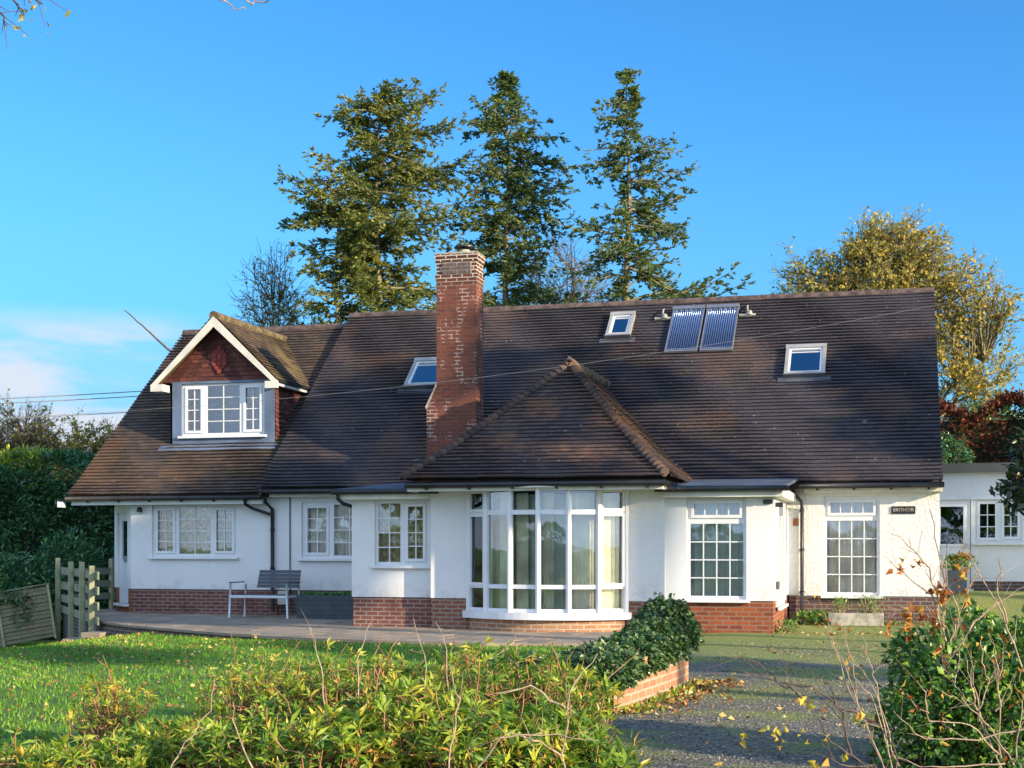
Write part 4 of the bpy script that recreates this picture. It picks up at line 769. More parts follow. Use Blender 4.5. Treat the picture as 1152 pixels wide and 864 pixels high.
# paved terrace: a sheet of slabs with a thick edge
edge = [(-15.4, -2.95), (-14.5, -3.75), (-13.0, -4.75), (-11.4, -5.65), (-9.3, -6.4), (-6.7, -6.75), (-5.0, -6.2), (-4.45, -5.0), (-4.4, .3), (-17.8, 2.4), (-18.5, 1.1)]
TZ = -.035
ts = MB(); ca, sa = math.cos(R(-9)), math.sin(R(-9)); sw, sh = .60, .60
rot = lambda p: (ca*p[0]-sa*p[1], sa*p[0]+ca*p[1]); inv = lambda p: (ca*p[0]+sa*p[1], -sa*p[0]+ca*p[1])
ci = [inv(p) for p in edge]; us = [p[0] for p in ci]; vs = [p[1] for p in ci]
for i in range(int(min(us)/sw)-1, int(max(us)/sw)+2):
    for j in range(int(min(vs)/sh)-1, int(max(vs)/sh)+2):
        o_ = (j % 2)*.3; sq = [(i*sw+o_+.006, j*sh+.006), ((i+1)*sw+o_-.006, j*sh+.006), ((i+1)*sw+o_-.006, (j+1)*sh-.006), (i*sw+o_+.006, (j+1)*sh-.006)]
        pl = clip(sq, ci)
        if len(pl) < 3: continue
        pl = [rot(p) for p in pl]; z = TZ+random.uniform(-.004, .004)-.02*max(0, min(1, (pl[0][0]+17)/8))
        tt = random.random(); top = [(x, y, z) for x, y in pl]; bot = [(x, y, z-.045) for x, y in pl]; ts.face(top, tt)
        for k in range(len(pl)): ts.face([bot[k], bot[(k+1) % len(pl)], top[(k+1) % len(pl)], top[k]], tt*.6)
tag(ts.build('terrace', M['slab']), kind='structure')
tb = MB(); cxm = sum(p[0] for p in edge)/len(edge); cym = sum(p[1] for p in edge)/len(edge); sh_ = [(cxm+(x-cxm)*.992, cym+(y-cym)*.985) for x, y in edge]
tb.prism([(x, y, TZ-.07) for x, y in sh_], (0, 0, -.9)); tag(tb.build('terrace_base', M['brickdark']), kind='structure')
gs = MB(); gs.box(-15.75, -15.35, -3.75, -3.2, -.42, -.33); gs.box(-15.95, -15.4, -4.2, -3.8, -.62, -.52); gs.box(-15.3, -14.9, -3.85, -3.45, -.30, -.20); tag(gs.build('garden_steps', M['slab'], bevel=.01), 'rough low stone steps at the left end of the paved terrace', 'steps')
rw = MB(); a = Vector((-15.45, -2.8, 0)); bq = Vector((-18.6, 1.0, 0)); dd = (bq-a); nn = Vector((-dd.y, dd.x, 0)).normalized()*.12
rw.prism([a+nn+Vector((0, 0, -1.1)), a-nn+Vector((0, 0, -1.1)), bq-nn+Vector((0, 0, -1.1)), bq+nn+Vector((0, 0, -1.1))], (0, 0, 1.02)); tag(rw.build('retaining_wall', M['brickblue']), 'low wall of blue grey bricks below the timber fence', 'wall')
# timber fence on the retaining wall
fe = empty('timber_fence', (-17.3, -.9, -.7), 'green tinged timber post and rail fence along the end of the terrace', 'fence')
off = Vector((-dd.y, dd.x, 0)).normalized()*(.17)
if off.x > 0: off = -off
a2, b2 = a+off, bq+off
def orient(p, q): return math.atan2(q.y-p.y, q.x-p.x)
ag = orient(a2, b2)
for k, s_ in enumerate((-.0, .26, .58, 1.0)):
    p = a2+(b2-a2)*s_; gz = float(G(p.x, p.y)); top = (1.02, 1.08, 1.07, 1.13)[k]; b = MB(); wd = (.055, .038, .038, .05)[k]
    b.box(-wd, wd, .005, .105, gz-.15, top, Matrix.Translation(p) @ Matrix.Rotation(ag, 4, 'Z') @ Matrix.Rotation(R(random.uniform(-1.3, 1.3)), 4, 'Y')); b.build('post', M['fence'], fe, bevel=.008)
ln = (b2-a2).length
for z in (-.10, .18, .47, .76):
    b = MB(); b.box(-.38, ln+.1, -.03, .0, z, z+.15, Matrix.Translation(a2) @ Matrix.Rotation(ag, 4, 'Z') @ Matrix.Rotation(R(random.uniform(-.5, .5)), 4, 'Y')); b.build('rail', M['fencef'], fe)
b = MB(); c2 = Vector((-18.2, 4.3, 0)); ag2 = orient(b2, c2); l2 = (c2-b2).length
for z in (.16, .45, .74): b = MB(); b.box(0, l2, .0, .03, z, z+.15, Matrix.Translation(b2) @ Matrix.Rotation(ag2, 4, 'Z')); b.build('rail', M['fencef'], fe)
for s_ in (.5, 1): p = b2+(c2-b2)*s_; b = MB(); b.box(p.x-.05, p.x+.05, p.y-.05, p.y+.05, -.8, 1.1); b.build('post', M['fence'], fe, bevel=.008)
# old fence panels leaning at the lower left
def panel(px, py, rz, tilt, gz, label, W=2.3, H=1.2):
    pf = empty('fence_panel', (px, py, gz), label, 'fence', 'weathered fence panels below the laurel'); mx = Matrix.Translation((px, py, gz)) @ Matrix.Rotation(rz, 4, 'Z') @ Matrix.Rotation(tilt, 4, 'Y') @ Matrix.Rotation(R(-8), 4, 'X')
    b = MB(); n = 13
    for i in range(n): z = .04+i*(H-.06)/n; b.box(0, W, -.004-(i % 2)*.02, .006-(i % 2)*.02, z+.006, z+(H-.06)/n-.006, mx)
    b.build('slats', M['panel'], pf)
    for x in (0.0, W*.5, W-.05): b = MB(); b.box(x, x+.05, -.05, -.018, 0, H, mx); b.build('batten', M['fence'], pf)
    b = MB(); b.box(-.02, W+.02, -.055, .03, H, H+.03, mx); b.build('capping', M['panel'], pf)
panel(-20.6, -.45, R(22), R(-10), -1.02, 'weathered horizontal board fence panel next to the blue brick wall, leaning to one side')
panel(-22.7, -1.7, R(20), R(-6), -1.0, 'weathered fence panel at the very left edge under the laurel')
# garden wall of orange brick with ivy
gw = MB(); pts = [(-2.93, -12.3), (-2.97, -13.0), (-3.05, -13.8), (-3.14, -14.5), (-3.22, -14.95)]
th_ = .24
for (xa, ya_), (xb, yb_) in zip(pts, pts[1:]): gw.prism([(xa, ya_, -.45), (xa-th_, ya_, -.45), (xb-th_, yb_, -.45), (xb, yb_, -.45)], (0, 0, .82))
gw.prism([(-3.22, -14.95, -.45), (-3.46, -14.95, -.45), (-4.6, -14.55, -.45), (-4.55, -14.33, -.45), (-3.30, -14.75, -.45)], (0, 0, .70))
gwall = gw.build('garden_wall', M['brickwall']); tag(gwall, 'low curved orange brick garden wall beside the driveway, ivy draped over its top', 'wall')
iv = empty('ivy', (-3.4, -13.5, .1), 'dense dark green ivy mound draped over the brick garden wall', 'ivy')
# mound: spine points with radii
sp = [(-3.16, -12.40, .42, .32, .43), (-3.22, -12.8, .34, .32, .34), (-3.28, -13.3, .31, .33, .25), (-3.36, -13.8, .28, .36, .24), (-3.44, -14.3, .25, .37, .24), (-3.40, -14.8, .22, .30, .24), (-3.36, -14.6, .28, .28, .20), (-3.7, -14.85, .16, .30, .24), (-3.9, -14.75, .14, .34, .26), (-3.75, -13.7, .10, .36, .30), (-4.1, -14.3, .06, .38, .26)]
P = []; D = []
for cx_, cy_, cz_, rr, rz_ in sp:
    n = 3400; d = nrm(rng.normal(size=(n, 3))); d[:, 2] = np.abs(d[:, 2])*1.0-.25*(rng.random(n)); bump = 1+.12*np.sin(d[:, 0]*9+cx_*7)*np.cos(d[:, 1]*8+cy_*3)+rng.normal(0, .05, n)
    p = np.column_stack([cx_+d[:, 0]*rr*bump, cy_+d[:, 1]*rr*bump, cz_+d[:, 2]*rz_*bump]); P.append(p); D.append(d*[1, 1, .3]+rng.normal(scale=.5, size=(n, 3))+[0, 0, -.35])
P = np.concatenate(P); D = np.concatenate(D)
wx_ = wallx(P[:, 1]); keep = ~((P[:, 0] > wx_-.06) & (P[:, 2] < .31+(P[:, 1]+12.3)*.10+.06*np.sin(P[:, 1]*6)+rng.normal(0, .03, len(P)))) & ~((P[:, 1] < -14.6) & (P[:, 2] < .02)); keep &= P[:, 2] > -.12; P, D = P[keep], D[keep]
leaves('leaves', P, D, rng.uniform(.035, .068, len(P)), .75, rng.random(len(P))**1.1, M['ivy'], iv, up=[0, 0, 1])
S = []
for cx_, cy_, cz_, rr, rz_ in sp:
    for _ in range(14): a_ = random.uniform(0, 6.28); S.append((cx_, cy_, cz_-.3, cx_+math.cos(a_)*rr*.9, cy_+math.sin(a_)*rr*.9, cz_+random.uniform(-.2, .25), .012, .005))
sticks('stems', S, M['twigd'], iv)
# ================================================================== VEGETATION
def rhodo(name, cx, cy, r, ztop, nwh, label, lsize=(.075, .125), tint=(0, 1), bare=0, group=None, mtl='rhodo', dens=1.0, stemm='twigr'):
    """open shrub: stems forking from the base, each tip with a whorl of long leaves"""
    g0 = float(G(cx, cy)); H = ztop-g0; o = empty(name, (cx, cy, g0), label, 'shrub', group)
    P = []; D = []; Sz = []; Tn = []; S = []
    base = [(cx+rng.normal(0, r*.28), cy+rng.normal(0, r*.28)) for _ in range(10)]
    for k in range(nwh):
        a_ = rng.uniform(0, 2*np.pi); q = math.sqrt(rng.random()); rr = q*r; zz = g0+H*(1-.35*q*q)*rng.uniform(.30, 1.0)**.7
        if rng.random() < .06: zz += rng.uniform(.03, .16)
        tip = np.array([cx+rr*math.cos(a_), cy+rr*math.sin(a_), zz]); bs = base[rng.integers(10)]; ax = np.array([math.cos(a_)*.5*q, math.sin(a_)*.5*q, 1.])+rng.normal(0, .3, 3); ax /= np.linalg.norm(ax)
        m1 = np.array([bs[0]*.5+tip[0]*.5, bs[1]*.5+tip[1]*.5, g0+(zz-g0)*.55])+rng.normal(0, .04, 3)
        p1 = tip-ax*.14
        S.append((*m1, *p1, .006, .0045)); S.append((*p1, *tip, .0045, .0035))
        if k % 3 == 0: S.append((bs[0], bs[1], g0-.05, *m1, .011, .007))
        n = rng.integers(6, 10); ph = rng.uniform(0, 6.28); tb_ = rng.uniform(*tint)
        x = np.cross(ax, [.3, .8, .2]); x /= np.linalg.norm(x); y = np.cross(ax, x); el = rng.uniform(.0, .9)
        sz = rng.uniform(*lsize)
        for i in range(n):
            th = ph+i*2.4; e2 = el+rng.normal(0, .25); d = math.cos(e2)*(math.cos(th)*x+math.sin(th)*y)+math.sin(e2)*ax
            P.append(tip-ax*.02*(i/ n)); D.append(d); Sz.append(sz*rng.uniform(.7, 1.15)); Tn.append(min(1, max(0, tb_+rng.normal(0, .09))) if rng.random() > .05 else rng.uniform(.93, 1))
        for i in range(int(4*dens)):        # older leaves down the stem
            t_ = rng.random(); pp = m1+(tip-m1)*t_; d = rng.normal(size=3)+[0, 0, .2]; P.append(pp); D.append(d); Sz.append(sz*rng.uniform(.6, 1.)); Tn.append(max(0, tb_*.6+rng.normal(0, .1)))
    for k in range(bare):                    # bare shoots standing above the leaves
        a_ = rng.uniform(0, 6.28); rr = r*rng.uniform(0, .8); p0 = np.array([cx+rr*math.cos(a_), cy+rr*math.sin(a_), g0+H*.5]); p = p0.copy(); d = np.array([rng.normal(0, .3), rng.normal(0, .3), 1.]); 
        for s_ in range(4): q_ = p+d/np.linalg.norm(d)*(H*.5+.18)/4; S.append((*p, *q_, .0065-s_*.001, .0055-s_*.001)); p = q_; d = d+rng.normal(0, .22, 3)
    leaves('leaves', P, D, np.array(Sz)*.95, .25, Tn, M[mtl], o, up=[0, 0, 1], droop=.12); sticks('stems', S, M[stemm], o, n=4)
    return o
def at(px, py, t):
    a_ = (px-576)/1600; return -.906+t*(-.2561+a_*.9667), -27.14+t*(.9667+a_*.2561), 1.4+(614-py)/1600*t
GRP = 'rhododendron shrubs in the foreground'
spec = [ # photo column, top row, distance, radius, whorls, label, bare shoots, leaf size, tint range
 (125, 757, 11.4, .36, 90, 'sparse yellow green shrub standing alone on the lawn at the left', 3, (.05, .09), (.45, 1)),
 (25, 846, 9.4, .55, 150, 'lowest leafy shrub in the bottom left corner', 1, (.07, .12), (.2, .95)),
 (195, 812, 9.7, .50, 170, 'low shrub with reddish stems left of the foreground clump', 2, (.07, .12), (.15, .95)),
 (300, 740, 10.6, .55, 210, 'bushy yellow green shrub in front of the bench', 3, (.06, .10), (.3, .95)),
 (300, 800, 8.8, .50, 160, 'shrub with long leaves at the bottom edge below the bench', 1, (.08, .13), (.05, .8)),
 (410, 730, 10.4, .58, 260, 'rhododendron shrub in front of the left brick plinth', 4, (.06, .10), (.2, .95)),
 (455, 770, 8.7, .55, 230, 'dense shrub with orange stems at the bottom middle', 2, (.08, .13), (.1, .9)),
 (520, 728, 10.2, .55, 250, 'rhododendron shrub in front of the bow window', 4, (.06, .11), (.2, .95)),
 (600, 735, 9.6, .58, 250, 'tangled shrub with bare pale branches right of centre', 5, (.07, .12), (.1, .85)),
 (600, 795, 8.4, .42, 160, 'dark leaved rhododendron at the bottom right of the clump beside the drive', 2, (.09, .14), (.0, .6)),
 (655, 836, 8.3, .34, 90, 'small dark rhododendron spreading towards the driveway', 0, (.09, .14), (.0, .5)),
 (560, 800, 8.2, .45, 150, 'shrub with yellow spotted leaves at the bottom edge below the bow window', 2, (.08, .13), (.1, 1)),
 (628, 742, 10.9, .42, 130, 'pale green shrub against the ivy covered wall', 2, (.06, .10), (.3, .9)),
 (375, 800, 8.4, .45, 150, 'low shrub at the bottom edge, left of the orange stemmed one', 2, (.08, .13), (.1, .9)),
 (110, 840, 8.9, .42, 140, 'low shrub near the bottom left, with long pointed leaves', 1, (.08, .13), (.1, .9)),
]
for px, py, t_, r_, n_, lb_, br_, ls_, tt_ in spec:
    x, y, z = at(px, py, t_); rhodo('rhododendron', x, y, r_, z, n_, lb_, ls_, tt_, br_, GRP)
def twigthing(name, label, cat, chains, mtl, r0, sub=0, leaf=None, parent=None):
    """chains of pixel+distance points that were measured on the photograph, built as real stems"""
    S = []; ends = []; o = empty(name, at(*chains[0][0]), label, cat) if parent is None else parent
    for ch in chains:
        pts = [np.array(at(*c)) for c in ch]; fine = []
        for p, q in zip(pts, pts[1:]):
            for k in range(4): fine.append(p+(q-p)*k/4+rng.normal(0, .006, 3))
        fine.append(pts[-1]); n = len(fine)
        for i in range(n-1):
            ra = r0*(1-.75*i/n); rb_ = r0*(1-.75*(i+1)/n); S.append((*fine[i], *fine[i+1], ra, rb_))
            for _ in range(sub):
                if rng.random() < .5 and i > 1:
                    d = nrm(fine[i+1]-fine[i])+rng.normal(0, .6, 3)+[0, 0, .25]; q = fine[i]+nrm(d)*rng.uniform(.05, .22); S.append((*fine[i], *q, ra*.5, ra*.25)); ends.append(q)
        ends.append(fine[-1])
    sticks('stems', S, M[mtl], o, n=5)
    if leaf:
        m_, n, sz, w_ = leaf; E = np.array(ends)[rng.integers(0, len(ends), n)]; leaves('leaves', E+rng.normal(0, .012, (n, 3)), rng.normal(size=(n, 3))+[0, 0, -.3], rng.uniform(*sz, n), w_, rng.random(n), M[m_], o)
    return o
# right-hand shrub mass, ivy leaved, with dead hydrangea stems
def blob(name, label, cat, lobes, mtl, size, ratio, dens, core='twigd', group=None, sticksn=60, up=[0, 0, 1], shell=.22, tp=1.2, cr=.012):
    o = empty(name, (lobes[0][0], lobes[0][1], float(G(lobes[0][0], lobes[0][1]))), label, cat, group); P = []; D = []; S = []; Q = []
    for cx_, cy_, cz_, rx, ry, rz_ in lobes:
        n = int(dens*(rx*ry+ry*rz_+rx*rz_)*4); d = nrm(rng.normal(size=(n, 3))); rad = 1-shell*np.abs(rng.normal(size=n))**1.0+.10*np.sin(d[:, 0]*7+cx_*5)*np.sin(d[:, 2]*8+cy_*4)+.07*np.sin(d[:, 1]*13+cz_)
        P.append(np.column_stack([cx_+d[:, 0]*rx*rad, cy_+d[:, 1]*ry*rad, cz_+d[:, 2]*rz_*rad])); D.append(d+rng.normal(scale=.6, size=(n, 3))); g0 = float(G(cx_, cy_))
        for _ in range(int(sticksn/len(lobes))): q = nrm(rng.normal(size=3))*[rx, ry, rz_]*.85; S.append((cx_+q[0]*.1, cy_+q[1]*.1, max(g0-.1, cz_-rz_*.8), cx_+q[0], cy_+q[1], cz_+q[2], cr*1.3, cr*.4))
    P = np.concatenate(P); D = np.concatenate(D); k = P[:, 2] > G(P[:, 0], P[:, 1])+.0; P, D = P[k], D[k]
    leaves('leaves', P, D, rng.uniform(*size, len(P)), ratio, rng.random(len(P))**tp, M[mtl], o, up=up); sticks('stems', S, M[core], o, n=5); return o
def lob(px, py, t_, rx, ry, rz_): x, y, z = at(px, py, t_); return (x, y, z, rx, ry, rz_)
blob('evergreen_shrub', 'large glossy green shrub at the right edge beside the driveway', 'shrub', [lob(1080, 790, 9.3, .42, .4, .40), lob(1105, 780, 9.6, .5, .5, .45), lob(1150, 760, 9.6, .42, .45, .40), lob(1040, 830, 9.4, .34, .4, .42), lob(1160, 820, 9.2, .5, .5, .5), lob(1035, 740, 10.2, .24, .3, .20), lob(1090, 716, 9.9, .24, .28, .20)], 'shrub', (.035, .075), .55, 1050, sticksn=160)
tw = lambda *a, **k: twigthing(*a, **k)
hyd = tw('dead_hydrangea', 'dead hydrangea stems, pale and branching, rising out of the evergreen shrub', 'shrub', [
  [(1125, 864, 8.2), (1100, 800, 8.2), (1075, 770, 8.2), (1050, 735, 8.3)], [(1110, 830, 8.2), (1098, 780, 8.15), (1092, 730, 8.1)], [(1125, 850, 8.2), (1125, 790, 8.1), (1120, 740, 8.1), (1112, 712, 8.1)],
  [(1100, 810, 8.2), (1110, 770, 8.2), (1128, 738, 8.1)], [(1075, 770, 8.2), (1078, 745, 8.2), (1080, 728, 8.2)], [(1120, 800, 8.2), (1138, 780, 8.1), (1150, 750, 8.0)], [(1125, 850, 8.2), (1090, 815, 8.0), (1045, 810, 7.9), (1020, 780, 7.9)],
  [(1150, 820, 7.8), (1100, 830, 7.8), (1040, 832, 7.8), (1005, 800, 7.8)], [(1130, 858, 7.7), (1085, 862, 7.7), (1035, 862, 7.7), (1005, 850, 7.7)], [(1045, 805, 7.9), (1040, 780, 7.9), (1032, 765, 7.9)], [(1100, 800, 8.1), (1092, 770, 8.0), (1088, 742, 8.0)], [(1112, 770, 8.1), (1105, 745, 8.0), (1103, 720, 8.0)], [(1125, 795, 8.1), (1122, 765, 8.0), (1130, 720, 8.0)], [(1140, 860, 7.9), (1146, 820, 7.8), (1152, 780, 7.8)], [(1140, 860, 7.9), (1115, 820, 7.9), (1085, 790, 7.9), (1060, 778, 7.9)]],
  'twig', .0055, sub=1, leaf=('brownleaf', 60, (.03, .06), .5))
tw('dead_hydrangea', 'tall thin stems with curled orange brown leaves in front of the annexe door', 'shrub', [
  [(1062, 800, 9.3), (1061, 700, 9.3), (1060, 640, 9.3), (1045, 572, 9.3)], [(1066, 800, 9.3), (1062, 720, 9.4), (1064, 655, 9.4), (1066, 595, 9.4)], [(1064, 720, 9.3), (1050, 670, 9.2), (1010, 640, 9.1), (1000, 632, 9.1)],
  [(1062, 690, 9.3), (1045, 640, 9.2), (1020, 610, 9.2), (1003, 600, 9.2)], [(1066, 740, 9.3), (1075, 700, 9.3), (1095, 650, 9.3), (1102, 640, 9.3)], [(1064, 760, 9.3), (1080, 690, 9.2), (1066, 660, 9.2), (1058, 640, 9.2)], [(1062, 705, 9.3), (1040, 692, 9.2), (1015, 688, 9.2), (1000, 692, 9.2)],
  [(1070, 740, 9.2), (1095, 700, 9.2), (1120, 680, 9.2), (1152, 660, 9.2)], [(1152, 760, 9.0), (1128, 690, 9.0), (1098, 640, 9.0), (1080, 605, 9.0)], [(1132, 700, 9.0), (1122, 660, 9.0), (1123, 625, 9.0)]], 'twig', .0065, sub=2)
# curled leaves hanging on those stems
def leafbits(name, label, cat, pts, mtl, parent=None):
    P = []; D = []; Z = []; o = empty(name, at(*pts[0][:3]), label, cat) if parent is None else parent
    for px, py, t_, n, s_ in pts:
        for _ in range(n): P.append(np.array(at(px+rng.normal(0, 3), py+rng.normal(0, 3), t_))+rng.normal(0, .008, 3)); D.append(rng.normal(size=3)+[0, 0, -.3]); Z.append(s_*rng.uniform(.45, .95))
    leaves('leaves', P, D, Z, .65, rng.random(len(P)), M[mtl], o, fold=.5, droop=.35); return o
h2 = [o for o in C.objects if o.name.startswith('dead_hydrangea')][-1]
leafbits('x', '', '', [(1010, 634, 9.1, 7, .07), (1032, 632, 9.15, 4, .06), (1058, 663, 9.2, 9, .09), (1062, 672, 9.2, 6, .09), (1078, 642, 9.2, 6, .08), (1080, 662, 9.2, 4, .07), (1020, 692, 9.2, 10, .08), (1035, 690, 9.2, 9, .08), (1050, 696, 9.2, 6, .07), (1005, 702, 9.2, 5, .07), (1014, 706, 9.2, 6, .09), (1095, 678, 9.2, 4, .07), (1052, 706, 9.2, 4, .07)], 'brownleaf', h2)
# bare saplings with a few yellow leaves over the drive
y1 = tw('bare_sapling', 'thin bare sapling with large yellow leaves arching over the driveway', 'sapling', [
  [(1010, 900, 6.4), (960, 850, 6.4), (935, 835, 6.4), (910, 790, 6.4), (875, 745, 6.5)], [(1005, 905, 6.4), (985, 862, 6.4), (945, 862, 6.3), (925, 838, 6.3)], [(985, 810, 6.7), (955, 800, 6.7), (915, 775, 6.7), (870, 765, 6.8), (835, 755, 6.8), (790, 760, 6.9)],
  [(960, 850, 6.4), (948, 810, 6.4), (938, 780, 6.4), (925, 760, 6.5)], [(910, 790, 6.4), (880, 770, 6.4), (855, 748, 6.5), (825, 740, 6.5)], [(1005, 905, 6.4), (1012, 850, 6.4), (985, 810, 6.7)]], 'twigd', .006, sub=1)
leafbits('x', '', '', [(907, 790, 6.4, 5, .062), (968, 800, 6.6, 4, .055), (866, 820, 6.4, 4, .05), (880, 818, 6.4, 3, .05), (877, 833, 6.4, 4, .055), (904, 829, 6.4, 3, .045), (945, 851, 6.4, 4, .05), (914, 860, 6.3, 5, .06), (931, 829, 6.3, 2, .04), (838, 830, 6.5, 4, .055)], 'yellowleaf', y1)
tw('bare_shoots', 'clump of bare pale shoots at the left side of the evergreen shrub', 'shrub', [
  [(1000, 880, 8.6), (965, 790, 8.8), (945, 735, 9.0), (925, 700, 9.0)], [(1000, 880, 8.6), (955, 775, 8.9), (935, 720, 9.0), (928, 690, 9.0)], [(1005, 870, 8.6), (985, 770, 8.8), (975, 735, 8.9), (970, 715, 8.9)], [(1010, 860, 8.7), (990, 790, 8.8), (975, 760, 8.9), (955, 742, 8.9)],
  [(1000, 850, 8.7), (985, 790, 8.7), (960, 760, 8.7), (950, 700, 8.8)]], 'twig', .0048, sub=1, leaf=('brownleaf', 26, (.03, .05), .5))
for ch, lb_ in (([[(640, 900, 7.4), (632, 850, 7.4), (640, 780, 7.4), (672, 735, 7.6)], [(632, 850, 7.4), (600, 832, 7.3), (575, 826, 7.3), (553, 834, 7.2)], [(640, 800, 7.4), (600, 772, 7.4), (560, 780, 7.3)]], 'pale crooked bare branch in the rhododendrons right of centre'),
                ([[(500, 905, 7.2), (508, 840, 7.2), (518, 790, 7.2), (505, 745, 7.3)], [(520, 900, 7.2), (560, 830, 7.1), (610, 826, 7.1), (674, 833, 7.1)]], 'long bare branch lying across the rhododendrons at the bottom'),
                ([[(180, 880, 8.0), (200, 850, 8.0), (235, 800, 8.0), (241, 765, 8.1)], [(290, 880, 7.9), (268, 830, 7.9), (262, 790, 7.9)]], 'bare brown shoots in the shrubs at the left'),
                ([[(365, 880, 9.4), (366, 780, 9.6), (355, 720, 9.7), (347, 706, 9.7)], [(405, 850, 9.5), (402, 740, 9.7), (417, 700, 9.8)], [(480, 850, 9.4), (478, 750, 9.5), (465, 695, 9.7)], [(505, 850, 9.4), (504, 730, 9.5), (490, 700, 9.7)], [(545, 850, 9.6), (548, 745, 9.7), (580, 722, 9.8), (600, 716, 9.8)]], 'bare shoots standing up in front of the terrace')):
    tw('bare_branch', lb_, 'branch', ch, 'twig', .0062, sub=1)
# holly at the right
hb = blob('holly_bush', 'dark holly branches reaching in at the right edge in front of the annexe roof', 'shrub', [lob(1178, 530, 9.0, .22, .3, .36), lob(1150, 545, 9.0, .11, .15, .07), lob(1160, 500, 9.0, .12, .15, .10)], 'holly', (.04, .075), .5, 1000, up=[0, 0, 1])
x_, y_, z_ = at(1210, 700, 9.2); S = [(x_, y_, float(G(x_, y_))-.1, x_-.02, y_, 1.4, .04, .03), (x_-.02, y_, 1.4, *at(1170, 520, 9), .03, .012), (x_-.02, y_, 1.35, *at(1125, 557, 9), .02, .004)]
sticks('branch', S, M['twigd'], hb)
P = []; D = []
for px, py in [(1122, 553), (1117, 551), (1127, 549), (1126, 560), (1134, 556), (1138, 549), (1140, 566), (1132, 568), (1143, 572), (1137, 575), (1147, 560), (1120, 557), (1145, 548), (1133, 562)]:
    for _ in range(4): P.append(at(px+rng.normal(0, 2), py+rng.normal(0, 2), 9)); D.append(rng.normal(size=3)+[0, 0, .3])
leaves('leaves', P, D, .055, .5, rng.random(len(P)), M['holly'], hb)
# overhead twigs of a tree beside the camera
tw('overhanging_branch', 'brown twigs hanging into the top left corner', 'branch', [[(-60, -60, 7), (0, -10, 7), (20, 5, 7), (27, 15, 7)], [(-60, -40, 7), (-10, 0, 7), (3, 15, 7), (5, 26, 7)], [(0, -60, 7), (30, -20, 7), (44, 0, 7), (46, 3, 7)]], 'twigd', .010, sub=2, leaf=('autumn', 45, (.03, .05), .45))
tw('overhanging_branch', 'thin curled bare twig at the top edge', 'branch', [[(330, -90, 7), (250, -30, 7), (247, 0, 7), (262, 9, 7), (277, 11, 7)], [(330, -60, 7), (262, -8, 7), (283, 4, 7), (303, 0, 7), (312, -10, 7)]], 'twig', .006)
tw('dead_tree', 'crooked dead stem sticking out above the left end of the roof', 'branch', [[(330, 560, 38), (260, 440, 38), (197, 400, 38), (178, 383, 38), (160, 366, 38), (140, 349, 38)]], 'twigd', .05)

# ---------------------------------------------------------------- hedges behind
def slabhedge(name, label, x0, x1, yc, dep, ztop, mtl, n, size, ratio, seed=0, topm=None, slope=0, kind=None, gz=None, tilt=0, cat='hedge'):
    o = empty(name, ((x0+x1)/2, yc, float(G((x0+x1)/2, yc))), label, cat)
    gz = float(G((x0+x1)/2, yc)) if gz is None else gz
    u = rng.random(n); face = rng.random(n); X = x0+(x1-x0)*u; zt_ = ztop+slope*(u-.5)+.18*np.sin(X*1.9+seed)+.12*np.sin(X*4.3+seed*2)
    f = face < .68; Z = np.where(f, gz+(zt_-gz)*rng.random(n), zt_-.05+rng.normal(0, .07, n)); bul = .25*np.sin(X*2.3+seed)*np.cos(Z*2.1)+.12*np.sin(X*5.1+Z*4.2)
    Y = np.where(f, yc-dep/2-bul+tilt*(X-x0)+np.abs(rng.normal(0, .12, n)), yc-dep/2+dep*rng.random(n)+tilt*(X-x0)); Y = np.where(f, Y+.4*np.clip((Z-zt_+.7)/.7, 0, 1)**2, Y)
    D = rng.normal(size=(n, 3))*.7+np.where(f[:, None], [[0, -1, .25]], [[0, -.3, 1]]); top = Z > zt_-.28
    tn = np.clip(rng.random(n)**1.3+.0, 0, 1)
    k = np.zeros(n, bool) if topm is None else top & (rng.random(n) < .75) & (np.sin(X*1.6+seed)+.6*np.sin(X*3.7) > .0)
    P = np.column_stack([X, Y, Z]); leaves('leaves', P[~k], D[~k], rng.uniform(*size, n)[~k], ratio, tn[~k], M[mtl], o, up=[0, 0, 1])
    if topm is not None and k.any(): leaves('lit_leaves', P[k]+[0, 0, .06], D[k]+[0, 0, .8], rng.uniform(*size, n)[k], ratio, rng.random(int(k.sum())), M[topm], o)
    S = []
    for i in range(int((x1-x0)*7)):
        x = rng.uniform(x0, x1); y = yc+rng.uniform(-.3, .3)*dep+tilt*(x-x0); S.append((x, y, gz-.2, x+rng.normal(0, .2), y-.1, ztop-.35, .03, .008))
        for _ in range(5): z = rng.uniform(gz, ztop-.4); S.append((x, y, z, x+rng.normal(0, .4), y-dep*.35, z+.35, .012, .005))
    sticks('stems', S, M['twigd'], o); 
    cb_ = MB(); cb_.prism([(x0+.1, yc-dep*.22, gz), (x1-.1, yc-dep*.22+tilt*(x1-x0), gz), (x1-.1, yc+dep*.3+tilt*(x1-x0), gz), (x0+.1, yc+dep*.3, gz)], (0, 0, ztop-gz-.45)); cb_.build('dark_core', flat('dark_core', (.012, .022, .010), 1), o)  # solid near-black core: the shade inside the hedge put into its colour
    return o
blob('ivy_clump', 'dark ivy trailing over the top of the leaning fence panels', 'ivy', [(-20.0, .1, .28, .9, .2, .16), (-21.6, -.45, .22, 1.0, .2, .15), (-19.3, .35, -.1, .3, .25, .5)], 'laurel', (.06, .11), .6, 420)
slabhedge('laurel_hedge', 'tall dark laurel hedge left of the house, its top leaves bright green', -30, -17.9, 6.2, 2.4, 3.6, 'laurel', 42000, (.10, .20), .36, 1.0, 'laureltop', slope=.7, gz=-1.1, tilt=.12)
